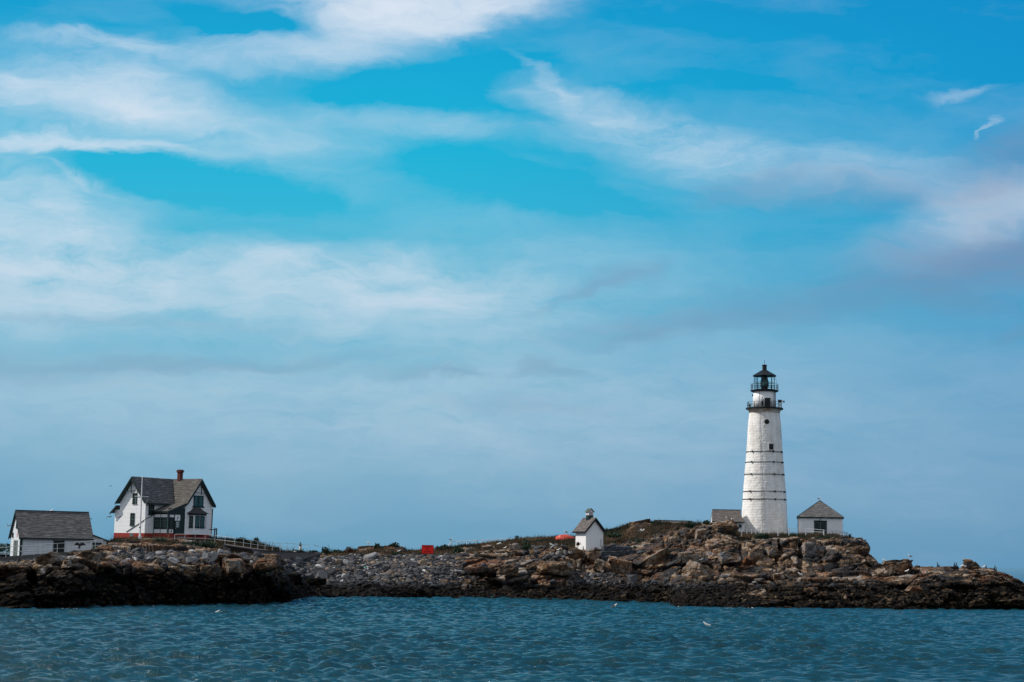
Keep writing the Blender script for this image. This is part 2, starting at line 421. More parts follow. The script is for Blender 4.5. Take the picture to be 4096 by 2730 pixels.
b1[:, 1] = np.where((pxs > 2935) & (pxs < 3400), 296, b1[:, 1])
b2 = b1+np.array([0, 22, -6.0]); b2[:, 2] = np.minimum(b2[:, 2], 2.0); b3 = b2+np.array([0, 25, 0]); b3[:, 2] = -2
sts = [pre]+st_+[b1, b2, b3]
cnt = [10, 26, 62, 60, 74, 70, 22, 14, 8]
rows = []; S = []
for k, n in enumerate(cnt):
    for i in range(n):
        f = i/n; rows.append(sts[k]*(1-f)+sts[k+1]*f); S.append(k-1+f)
rows.append(sts[-1]); S.append(len(cnt)-1)
T0 = np.stack(rows); S = np.array(S); NRt = len(S)
SS = np.repeat(S[:, None], NCt, 1); PX = np.repeat(pxs[None, :], NRt, 0)
# round the stations off a little along the slope
for _ in range(5):
    T0[1:-1, :, 1:] = .25*T0[:-2, :, 1:]+.5*T0[1:-1, :, 1:]+.25*T0[2:, :, 1:]
def sstep(x, a, b):
    q = np.clip((x-a)/(b-a), 0, 1); return q*q*(3-2*q)
def band(x, a, b, w): return sstep(x, a-w, a+w)*(1-sstep(x, b-w, b+w))
wob = fbm(T0*np.array([.12, .12, .12]), 31, 3)
# zones -------------------------------------------------------------
grass = np.zeros_like(SS)
grass = np.maximum(grass, band(PX, 395, 880, 14)*sstep(SS+wob*.9, 4.35, 4.75))
grass = np.maximum(grass, band(PX, 860, 1140, 14)*sstep(SS+wob*.5, 3.95, 4.15))
grass = np.maximum(grass, band(PX, 1140, 1840, 30)*sstep(SS+wob*.2, 4.0, 4.12))
grass = np.maximum(grass, band(PX, 1790, 2310, 20)*sstep(SS+wob*.35, 3.95, 4.2))
grass = np.maximum(grass, band(PX, 2405, 2700, 20)*sstep(SS+wob*1.2, 3.85, 4.3)*(1-.8*band(PX, 2510, 2610, 20)*sstep(SS, 4.4, 4.8)))
grass = np.maximum(grass, band(PX, 2690, 2800, 25)*sstep(SS+wob*1.0, 4.1, 4.6))
grass = np.maximum(grass, band(PX, 2935, 3400, 10)*sstep(SS+wob*.7, 3.55, 3.95))
grass *= 1-.85*(band(PX, 1425, 1505, 10)+band(PX, 1540, 1620, 10))*sstep(SS, 4.35, 4.75)
beach = band(PX, 1150, 1840, 40)*(1-sstep(SS, 3.95, 4.1))*sstep(SS, -.1, .1)
beach = np.maximum(beach, band(PX, 1840, 2960, 60)*(1-sstep(SS+wob*.3, 1.0, 1.5)))
beach = np.maximum(beach, band(PX, 2285, 2480, 30)*(1-sstep(SS, 2.3, 2.7)))
beach = np.maximum(beach, band(PX, 900, 1040, 30)*sstep(SS+wob*.2, 3.05, 3.4)*(1-sstep(SS, 3.9, 4.1)))
beach = np.maximum(beach, band(PX, 470, 900, 50)*band(SS+wob*.3, 3.0, 3.4, .12))
beach = np.maximum(beach, band(PX, -420, 300, 20)*sstep(SS, 3.3, 3.6))
rock = np.clip(1-np.maximum(grass, beach), 0, 1)
# shape -------------------------------------------------------------
du = np.gradient(T0, axis=0); dv = np.gradient(T0, axis=1)
Nn = np.cross(dv, du); Nn /= np.linalg.norm(Nn, axis=-1, keepdims=True)+1e-9
Nn[Nn[..., 2] < -.2] *= -1
ky = np.array([-0.15, -1.0, .35]); 
Nd = Nn*np.array([.5, .5, .28])+np.array([0, -.42, .05]); 
wv = np.stack([fbm(T0*.35, 3+i, 2) for i in range(3)], -1)
Q = T0+wv*.45
cs, sn = math.cos(.42), math.sin(.42)
def strata(Q, a): 
    c_, s_ = math.cos(a), math.sin(a)
    return np.stack([Q[..., 0]*c_+Q[..., 2]*s_, Q[..., 1], -Q[..., 0]*s_+Q[..., 2]*c_], -1)
disp = np.zeros_like(SS); tone = np.zeros_like(SS); crack = np.zeros_like(SS)
big = rock*.92+.05
for (sz, amp, g, cw, seed, ang) in [((4.6, 4.2, 3.0), 1.65, 2.0, .07, 100, .30), ((1.9, 1.9, 1.15), .62, .95, .09, 200, .42), ((.85, .85, .42), .24, .40, .10, 300, .5), ((.36, .36, .2), .09, .13, .12, 400, .42)]:
    q = strata(Q, ang)/np.array(sz)
    hs, off, f21 = cells(q, seed)
    gv = np.stack([hs[1]-.5, hs[2]-.5, hs[3]-.6], -1)
    d = amp*((hs[0]-.5)*1.2)+g*(gv*off).sum(-1)
    ck = np.clip(1-f21/cw, 0, 1)
    disp += d-ck*amp*.55
    tone += hs[4]*{100: .40, 200: .36, 300: .18, 400: .06}[seed]
    crack = np.maximum(crack, ck*min(1, amp*1.2))
scaleD = T0[..., 1]/230.0
calm = 1-.93*sstep(SS, 5.0, 5.4)-0
edgefix = 1-.55*sstep(SS, 4.55, 4.95)           # skyline stays where the photo has it
wl = sstep(SS, -1.0, -.2)
lowr = .85+.15*sstep(SS, .2, 1.6)
tz = 1-.6*band(PX, 2400, 2585, 12)*band(SS, 2.8, 4.1, .15)
A = tz*big*calm*edgefix*wl*lowr*(1-.5*band(PX, 2945, 3400, 10)*sstep(SS, 3.0, 3.9))
disp -= disp[rock > .8].mean()+.15
T = T0+Nd*(disp*A)[..., None]
T += np.array([0, 0, 1.0])*((fbm(T0*.5, 61, 4)*.28+fbm(T0*2.2, 62, 3)*.10)*np.clip(grass, 0, 1)*(1-.6*sstep(SS, 4.7, 5)))[..., None]
T += np.array([0, -.3, 1.0])*((fbm(T0*.8, 71, 4)*.22)*beach)[..., None]
# big vertical clefts in the faces
for (cx, w, s0, s1, dd) in [(129, 5, .4, 3.0, 3.0), (520, 5, 1, 2.9, 1.5), (836, 5, .6, 2.2, 1.6), (1018, 8, 1.2, 3.0, 2.5), (2341, 3, 2.6, 4.0, 1.0), (3118, 7, 2.3, 3.3, 2.2), (3210, 10, 1.9, 3.0, 3.2), (3290, 5, 2.3, 3.2, 1.8), (2890, 5, 1.9, 2.9, 2.0), (2965, 8, 1.9, 3.0, 2.2), (2752, 6, 3.0, 3.9, 1.5), (2660, 5, 3.0, 4.0, 1.5), (2820, 6, 3.1, 4.2, 1.4)]:
    m = np.exp(-((PX-cx-wv[..., 0]*14)/w)**2)*band(SS, s0, s1, .15)
    T[..., 1] += m*dd
def at_px(px, s):
    j = np.clip(np.searchsorted(pxs, px), 1, NCt-1); i = np.clip(np.searchsorted(S, s), 1, NRt-1)
    return i, j
NM = Nn
def f_rock(t, b, boulder=False):
    p = geo_pos(t)
    def at(n):
        a = t.new('ShaderNodeAttribute'); a.attribute_name = n; return a.outputs['Fac']
    tn, gr, be = at('tone'), at('grass'), at('beach')
    wp = t.map(p, rot=(0, .42, 0), sc=(.7, .7, 1.7))
    n1 = t.noise(wp, .55, 5, .6); n2 = t.noise(wp, 2.2, 5, .65); n3 = t.noise(wp, 7, 4, .7)
    k = t.math('ADD', t.math('MULTIPLY', tn, .75), t.math('ADD', t.math('MULTIPLY', n1, .65), t.math('MULTIPLY', n2, .35)))
    k = t.rng(k, .58, 1.14)
    rk = t.ramp(k, [(0, (.012, .014, .017)), (.20, (.034, .034, .036)), (.33, (.085, .084, .088)), (.44, (.062, .047, .037)), (.56, (.165, .094, .050)), (.68, (.25, .165, .10)), (.82, (.42, .33, .25)), (1, (.30, .30, .31))])
    rk = t.mix(t.rng(n3, .35, .65, .0, .8), rk, (.022, .021, .021))
    rust = t.rng(t.noise(t.map(p, loc=(9, 3, 4), sc=(1, 1, 1)), .22, 5, .65), .52, .68)
    rk = t.mix(t.math('MULTIPLY', rust, t.rng(n2, .35, .6, .1, .75)), rk, (.22, .075, .022))
    # joints in the rock coloured near black in place of deep crevice shade
    rk = t.mix(t.math('MULTIPLY', at('crack'), .8), rk, (.012, .012, .012))
    # pebbles
    vb = t.new('ShaderNodeTexVoronoi'); t.inp(vb, 'Vector', p); t.inp(vb, 'Scale', 3.2)
    vs = t.new('ShaderNodeSeparateColor'); t.l.new(vb.outputs['Color'], vs.inputs[0])
    pb = t.ramp(vs.outputs[0], [(0, (.03, .034, .04)), (.5, (.08, .085, .095)), (.75, (.12, .10, .085)), (.93, (.24, .24, .25)), (1, (.45, .45, .45))])
    pb = t.mix(t.rng(vb.outputs['Distance'], .12, .3), pb, (.02, .02, .024))
    col = t.mix(be, rk, pb)
    # seaweed and wet algae up to high water, plus painted cliff foot shade
    z = t.new('ShaderNodeSeparateXYZ'); t.l.new(p, z.inputs[0])
    zz = t.math('ADD', z.outputs[2], t.math('MULTIPLY', t.math('SUBTRACT', n1, .5), 2.4))
    zl = at('tide')
    wet = t.rng(t.math('SUBTRACT', zz, zl), .35, -.5)
    alg = t.ramp(n2, [(.3, (.001, .0015, .002)), (.5, (.003, .003, .003)), (.60, (.012, .009, .006)), (.74, (.10, .075, .045))])
    alg = t.mix(t.rng(t.noise(wp, 1.1, 4, .7), .58, .70, 0, .75), alg, (.075, .042, .020))
    xr = t.math('MULTIPLY', t.rng(z.outputs[0], 14, 20), t.math('MULTIPLY', t.rng(zz, .1, .9), t.rng(zz, 2.6, 1.6)))
    alg = t.mix(t.math('MULTIPLY', xr, t.rng(t.noise(wp, 1.7, 5, .7), .52, .62, 0, .7)), alg, (.15, .108, .068))
    col = t.mix(wet, col, alg)
    # bird lime on the upper rocks
    gu = t.math('MULTIPLY', t.rng(t.noise(t.map(p, loc=(5, 5, 5), sc=(1, 1, .7)), 1.1, 5, .75), .66, .72), t.math('SUBTRACT', 1, wet))
    col = t.mix(t.math('MULTIPLY', gu, .75), col, (.6, .6, .58))
    g1 = t.noise(t.map(p, sc=(1, .5, 1)), .6, 4, .65); g2 = t.noise(p, 3.2, 3, .7)
    gc = t.ramp(t.math('ADD', t.math('MULTIPLY', g1, .7), t.math('MULTIPLY', g2, .3)), [(.34, (.006, .014, .009)), (.42, (.013, .015, .009)), (.50, (.034, .023, .014)), (.62, (.055, .031, .018))])
    col = t.mix(gr, col, gc)
    t.l.new(col, b.inputs['Base Color'])
    b.inputs['Roughness'].default_value = .95; b.inputs['Specular IOR Level'].default_value = .06
    bump(t, b, t.math('ADD', n2, t.math('MULTIPLY', n3, .6)), .55, .07)
m_rock = mat('sea cliff rock', f_rock)
tide_shade_px = np.interp(pxs, [0, 1000, 1130, 1300, 1800, 2000, 2700, 2950, 3400, 3500, 4096], [3.3, 3.3, 2.6, 1.7, 1.7, 2.0, 2.2, 2.7, 2.8, 3.0, 3.7])  # dark line height; raised below the lighthouse cliff to blacken its shaded foot
tide = np.repeat(tide_shade_px[None, :], NRt, 0)
o = np_mesh('ground', T.reshape(-1, 3), grid_faces(NRt, NCt), m_rock, dict(tone=tone, grass=grass, beach=beach, crack=crack*rock, tide=tide))
setp(o, 'rocky island ground with cliffs, rubble beach and dry grass', 'ground', kind='structure')
# seabed and sea floor reach beyond the island so nothing floats
def surf(px, s):
    i, j = at_px(px, s); return Vector(T[i, j])
def ground_z(x, y):
    d = (T[..., 0]-x)**2+(T[..., 1]-y)**2
    i = np.unravel_index(np.argmin(d), d.shape); return float(T[i][2])
# ------------------------------------------------------------------ loose stones and rock blocks
def ico(sub):
    bm = bmesh.new(); bmesh.ops.create_icosphere(bm, subdivisions=sub, radius=1)
    bm.verts.ensure_lookup_table()
    V = np.array([v.co[:] for v in bm.verts]); F = np.array([[v.index for v in f.verts] for f in bm.faces]); bm.free()
    return V, F
ICO = {k: ico(k) for k in (1, 2, 3, 5, 6)}
def chop(V, rs, n, lo, hi, boxy=.5):
    """cut a ball with planes into an angular stone"""
    V = V.copy()
    for _ in range(n):
        if rs.random() < boxy:
            d = np.zeros(3); d[rs.integers(3)] = rs.choice([-1, 1]); d = d+rs.normal(0, .18, 3)
        else: d = rs.normal(0, 1, 3)
        d /= np.linalg.norm(d); h = rs.uniform(lo, hi)
        e = np.maximum(V@d-h, 0); V -= e[:, None]*d
    m = np.abs(V).max(0); return V/m
rs = np.random.default_rng(11)
PROTO = [chop(ICO[2][0], rs, 13, .42, .8) for _ in range(26)]
PF = ICO[2][1]
def rotm(rs, tilt=.5):
    a = rs.uniform(0, 6.28); b, c_ = rs.normal(0, tilt, 2)
    return np.array((Matrix.Rotation(a, 3, 'Z') @ Matrix.Rotation(b, 3, 'X') @ Matrix.Rotation(c_, 3, 'Y')))
def f_stone(t, b, obj=False):
    p = geo_pos(t)
    if obj:
        oi = t.new('ShaderNodeObjectInfo'); sc_ = t.new('ShaderNodeSeparateColor'); t.l.new(oi.outputs['Color'], sc_.inputs[0])
        tone_, td = sc_.outputs[0], t.math('MULTIPLY', sc_.outputs[1], 10)
    else:
        a = t.new('ShaderNodeAttribute'); a.attribute_name = 'tone'; tone_ = a.outputs['Fac']
        a = t.new('ShaderNodeAttribute'); a.attribute_name = 'tide'; td = a.outputs['Fac']
    rk = t.ramp(tone_, [(0, (.016, .019, .023)), (.2, (.036, .040, .047)), (.42, (.070, .074, .084)), (.58, (.105, .102, .102)), (.68, (.13, .085, .052)), (.78, (.24, .165, .105)), (.88, (.20, .20, .205)), (1, (.48, .48, .48))])
    n = t.noise(p, 2.5, 5, .65); n2 = t.noise(p, 9, 4, .7)
    rk = t.mix(t.rng(n, .35, .7, 0, .55), rk, t.mix(.5, rk, (.02, .02, .02)))
    rk = t.mix(t.rng(n2, .5, .75, 0, .35), rk, (.3, .29, .27))
    z = t.new('ShaderNodeSeparateXYZ'); t.l.new(p, z.inputs[0])
    zz = t.math('ADD', z.outputs[2], t.math('MULTIPLY', t.math('SUBTRACT', t.noise(p, .5, 4, .6), .5), 2.2))
    wet = t.rng(t.math('SUBTRACT', zz, td), .4, -.4)
    alg = t.ramp(n, [(.3, (.0015, .0015, .002)), (.5, (.006, .005, .005)), (.65, (.030, .022, .014))])
    col = t.mix(t.math('MULTIPLY', wet, t.rng(tone_, .74, .86, .95, .5)), rk, alg)
    t.l.new(col, b.inputs['Base Color']); b.inputs['Roughness'].default_value = .92; b.inputs['Specular IOR Level'].default_value = .08
    bump(t, b, t.math('ADD', n, n2), .6, .08)
m_stone = mat('loose stone', f_stone); m_boulder = mat('boulder stone', lambda t, b: f_stone(t, b, True))
area = np.linalg.norm(np.cross(np.gradient(T, axis=0), np.gradient(T, axis=1)), axis=-1)
vis = (PX > -60) & (PX < 4150) & (SS > -.15) & (SS < 4.4)
pr = beach*vis*area*(1+1.5*band(PX, 1150, 1850, 40))
pr += vis*area*.12*(1-sstep(SS, .9, 1.8))*rock*(PX > 2650)
pr += vis*area*.10*(1-sstep(SS, .3, .9))*rock*(PX < 1150)
pr += vis*area*.05*rock*sstep(SS, 2.6, 3)*(PX > 1840)*(PX < 3450)
prf = (pr/pr.sum()).ravel()
NS = 26000
idx = rs.choice(prf.size, NS, p=prf)
size = np.clip(rs.lognormal(math.log(.15), .50, NS), .07, .55)
Vl = []; Fl = []; Tl = []; Dl = []; off = 0
def tone_for(px, s, z):
    if 1840 < px < 2700 and z < 1.0: return rs.choice([.1, .3, .5, .68, .78], p=[.3, .3, .15, .17, .08])
    if z < float(np.interp(px, pxs, tide_shade_px)): return rs.choice([.05, .15, .3, .4])
    if px > 2500: return float(rs.choice([.1, .3, .45, .66]))
    return float(np.clip(rs.choice([.12, .25, .40, .5, .6, .72, .80, .9, 1.0], p=[.10, .20, .25, .17, .10, .06, .05, .05, .02])+rs.normal(0, .03), 0, 1))
for q in range(NS):
    i, j = divmod(idx[q], NCt); s = size[q]
    p = T[i, j]+rs.normal(0, .12, 3)*[1, 1, .3]
    V = PROTO[rs.integers(26)]*np.array([s*rs.uniform(.8, 1.6), s*rs.uniform(.7, 1.2), s*rs.uniform(.35, .8)])
    V = V@rotm(rs, .35).T+p+[0, 0, s*.12]
    Vl.append(V); Fl.append(PF+off); off += len(V)
    Tl.append(np.full(len(V), tone_for(PX[i, j], SS[i, j], p[2]))); Dl.append(np.full(len(V), tide[i, j]-.1))
o = np_mesh('rubble', np.concatenate(Vl), np.concatenate(Fl), m_stone, dict(tone=np.concatenate(Tl), tide=np.concatenate(Dl)))
setp(o, 'grey angular stones and cobbles covering the rubble beach and shoreline', 'rubble', kind='stuff')
# the larger boulders are things of their own ------------------------------------------------
BM = []
for k in range(14):
    V = chop(ICO[3][0], rs, 14, .38, .8, .6); n = fbm(V*2.2+k*5, 9, 3); V = V*(1+n*.07)[:, None]
    me = bpy.data.meshes.new('boulder'); me.from_pydata(V.tolist(), [], ICO[3][1].tolist()); me.materials.append(m_boulder); BM.append(me)
def boulder(p, s, tone, label, group, td=None, rot=None, name='boulder', k=None, tilt=.3):
    o = bpy.data.objects.new(name, BM[rs.integers(14) if k is None else k]); COL.objects.link(o)
    o.location = p; o.scale = s; o.rotation_euler = rot or (rs.normal(0, tilt), rs.normal(0, tilt), rs.uniform(0, 6.28))
    o.color = (tone, (td if td is not None else 0)/10, 0, 1)
    return setp(o, label, 'boulder', group)
def sfc(px, py, tol=3.0):
    """terrain point that shows at a photo pixel (front-most)"""
    j = int(np.clip(np.searchsorted(pxs, px), 1, NCt-1)); c_ = T[:, j]
    loc = (c_-np.array([0, 0, HC]))@RN; yy = 1365-loc[:, 1]/(-loc[:, 2])*FPX
    k = np.where((yy <= py) & (S > -.5) & (S < 5.3))[0]
    return Vector(c_[k[0]]) if len(k) else Vector(c_[np.argmin(yy)])
def toneword(tn): return 'dark grey' if tn < .3 else 'grey' if tn < .62 else 'brown' if tn < .75 else 'tan' if tn < .86 else 'pale grey' if tn < .95 else 'whitish'
ZN = [(1130, 1470, 2226, 2300, 66, .34, 'on the upper rubble beach right of the concrete wall'),
      (1470, 1840, 2226, 2300, 60, .30, 'on the rubble beach below the red sign'),
      (1150, 1840, 2300, 2385, 66, .36, 'near the water on the low rubble beach'),
      (1850, 2700, 2318, 2398, 60, .27, 'on the shore below the small white shed'),
      (2720, 3560, 2325, 2415, 36, .30, 'among the rocks below the lighthouse'),
      (560, 1050, 2240, 2262, 12, .24, 'in the pale scree under the house')]
for (a, b_, c0, c1, n, sz, where) in ZN:
    for q in range(n):
        px, py = rs.uniform(a, b_), rs.uniform(c0, c1); p = sfc(px, py)
        s = sz*rs.lognormal(0, .38)*(1.1 if py < 2300 else 1)
        tn = float(rs.choice([.15, .3, .45, .52, .66, .8, .9, 1.0], p=[.16, .2, .24, .14, .08, .09, .07, .02]))
        if py > 2310 and tn > .7: tn = .35
        boulder(p+Vector((0, 0, s*.15)), (s*rs.uniform(1, 1.7), s*rs.uniform(.8, 1.2), s*rs.uniform(.45, .9)), tn,
                f'{toneword(tn)} angular boulder {where}', 'boulders '+where, td=float(np.interp(px, pxs, tide_shade_px)))
# heap left of the shed
for (x, y, w, h, tn) in [(2160,2188,20,9,.5),(2143,2196,18,10,.42),(2180,2190,22,11,.5),(2212,2188,14,8,.9),(2215,2196,20,9,.5),(2234,2200,32,14,.70),(2253,2189,28,16,.55),(2218,2205,20,8,.68),(2186,2210,24,11,.76),(2150,2210,22,11,.42),(2127,2208,14,14,.7),(2237,2217,34,18,.86),(2262,2215,24,14,.5),(2210,2222,16,14,.5),(2192,2228,18,15,.55),(2166,2202,18,9,.66),(2222,2232,24,12,.5),(2180,2236,16,12,.32),(2254,2232,16,12,.5),(2140,2222,18,10,.5),(2226,2180,12,9,.5),(2205,2180,12,9,.5),(2133,2186,18,8,.45)]:
    D = min(sfc(x, y+h/2).y, 246-(y-2180)*.1)-.2; p = P(x, y, D); m_ = D/FPX
    boulder(p, (w*m_*.62, .42, h*m_*.72), tn, f'{toneword(tn)} block in the heap of loose rocks left of the small white shed', 'heap of rocks left of the shed')
UNI = [ # px, py, w, h, D, tone, label
 (1207,2232,34,20,236,.80,'tan wedge shaped boulder right of the concrete retaining wall'),
 (1354,2254,30,32,240,.80,'tall tan boulder standing on the rubble beach'),
 (1383,2253,26,26,240,.96,'whitish pointed boulder beside the tall tan boulder'),
 (1651,2256,62,20,238,.90,'long flat pale slab on the beach below the red sign'),
 (1610,2258,24,12,238,.82,'narrow tan slab leaning beside the long pale slab'),
 (1282,2278,60,22,232,.50,'grey pyramid shaped boulder in the middle of the beach'),
 (1173,2268,32,18,230,.95,'whitish sloping slab near the dark rock stack'),
 (1437,2290,36,22,232,.55,'square grey boulder on the beach between the knoll and the water'),
 (1508,2262,44,20,238,.45,'flat grey slab left of the long pale slab'),
 (1548,2266,34,22,237,.58,'tilted grey slab beside the flat grey slab'),
 (858,2227,42,44,200,.93,'pale split slab standing on the slope below the house'),
 (818,2230,40,34,198,.90,'pale cracked slab left of the standing split slab'),
 (884,2208,24,22,206,.93,'white boulder under the path railing'),
 (900,2204,44,22,209,.50,'grey fallen block beside the white boulder under the railing'),
 (760,2240,60,22,192,.92,'low pale slab in the scree below the house'),
 (700,2244,50,18,188,.90,'flat whitish slab in the scree below the house'),
 (1006,2249,20,18,186,.86,'white stone lodged between the two orange rock stacks'),
 (1718,2375,26,20,221,.30,'pointed dark boulder at the water edge below the red sign'),
 (2494,2390,30,22,224,.78,'rounded tan boulder at the water edge below the stone terraces'),
 (2676,2374,34,20,222,.78,'rounded tan boulder at the water edge near the low reef'),
 (2318,2163,14,8,251,.8,'small tan stone behind the small white shed'),
 (3122,2302,36,28,222,.66,'brown block standing at the foot of the lighthouse cliff'),
 (3038,2324,42,18,219,.60,'pointed brownish boulder below the lighthouse cliff'),
]
for (x, y, w, h, D, tn, lb) in UNI:
    D = sfc(x, y+h/2-1).y-.7 if not 2300 < x < 2330 else D; m_ = D/FPX; k = rs.integers(14)
    boulder(P(x, y, D), (w*m_*.52, max(.35, w*m_*.4), h*m_*.56), tn, lb, None, td=(2.0 if y > 2310 else 0), rot=(rs.normal(0, .08), rs.normal(0, .12), rs.choice([0, 1.57, 3.14])+rs.normal(0, .15)), k=int(k))
# big attached-looking outcrops: blocks of bedrock, each its own mesh --------------------------
def outcrop(x0, x1, y0, y1, D, depth, seed, tonev, label, tilt=0.0, sub=6, wet=0.0, boxy=.75, n=16, sq=.5):
    rr = np.random.default_rng(seed)
    V = ICO[sub][0].copy(); V = np.sign(V)*np.abs(V)**sq; V /= np.abs(V).max(0)
    V = chop(V, rr, n, .55, .92, boxy)
    m_ = D/FPX; cx, cy = (x0+x1)/2, (y0+y1)/2; hw, hh = (x1-x0)/2*m_, (y1-y0)/2*m_
    V = V*[hw*.96, depth/2*.9, hh*.92]
    a = tilt; ca, sa = math.cos(a), math.sin(a)
    V = np.stack([V[:, 0]*ca-V[:, 2]*sa, V[:, 1], V[:, 0]*sa+V[:, 2]*ca], -1)
    c0 = np.array(P(cx, cy, D)); Nr = V/np.linalg.norm(V, axis=1, keepdims=True)
    Wp = V+c0; tn = np.zeros(len(V)); ds = np.zeros(len(V)); cr = np.zeros(len(V))
    for (sz, amp, g, cw, sd_) in [((1.9, 1.9, .9), .22, .35, .10, 500), ((.8, .8, .36), .12, .2, .12, 600), ((.33, .33, .16), .05, .07, .12, 700)]:
        hs, off_, f21 = cells(strata(Wp, .42+tilt)/np.array(sz), sd_+seed)
        gv = np.stack([hs[1]-.5, hs[2]-.5, hs[3]-.5], -1); ck = np.clip(1-f21/cw, 0, 1)
        ds += amp*(hs[0]-.5)+g*(gv*off_).sum(-1)-ck*amp*.5; tn += hs[4]*.33; cr = np.maximum(cr, ck*.9*min(1, amp*4))
    V = V+Nr*ds[:, None]
    me_o = np_mesh('rock_outcrop', V, ICO[sub][1], m_rock, dict(tone=np.clip(tn*.5+tonev, 0, 1), grass=np.zeros(len(V)), beach=np.zeros(len(V)), crack=cr, tide=np.full(len(V), wet)))
    me_o.location = c0; return setp(me_o, label, 'rock outcrop')
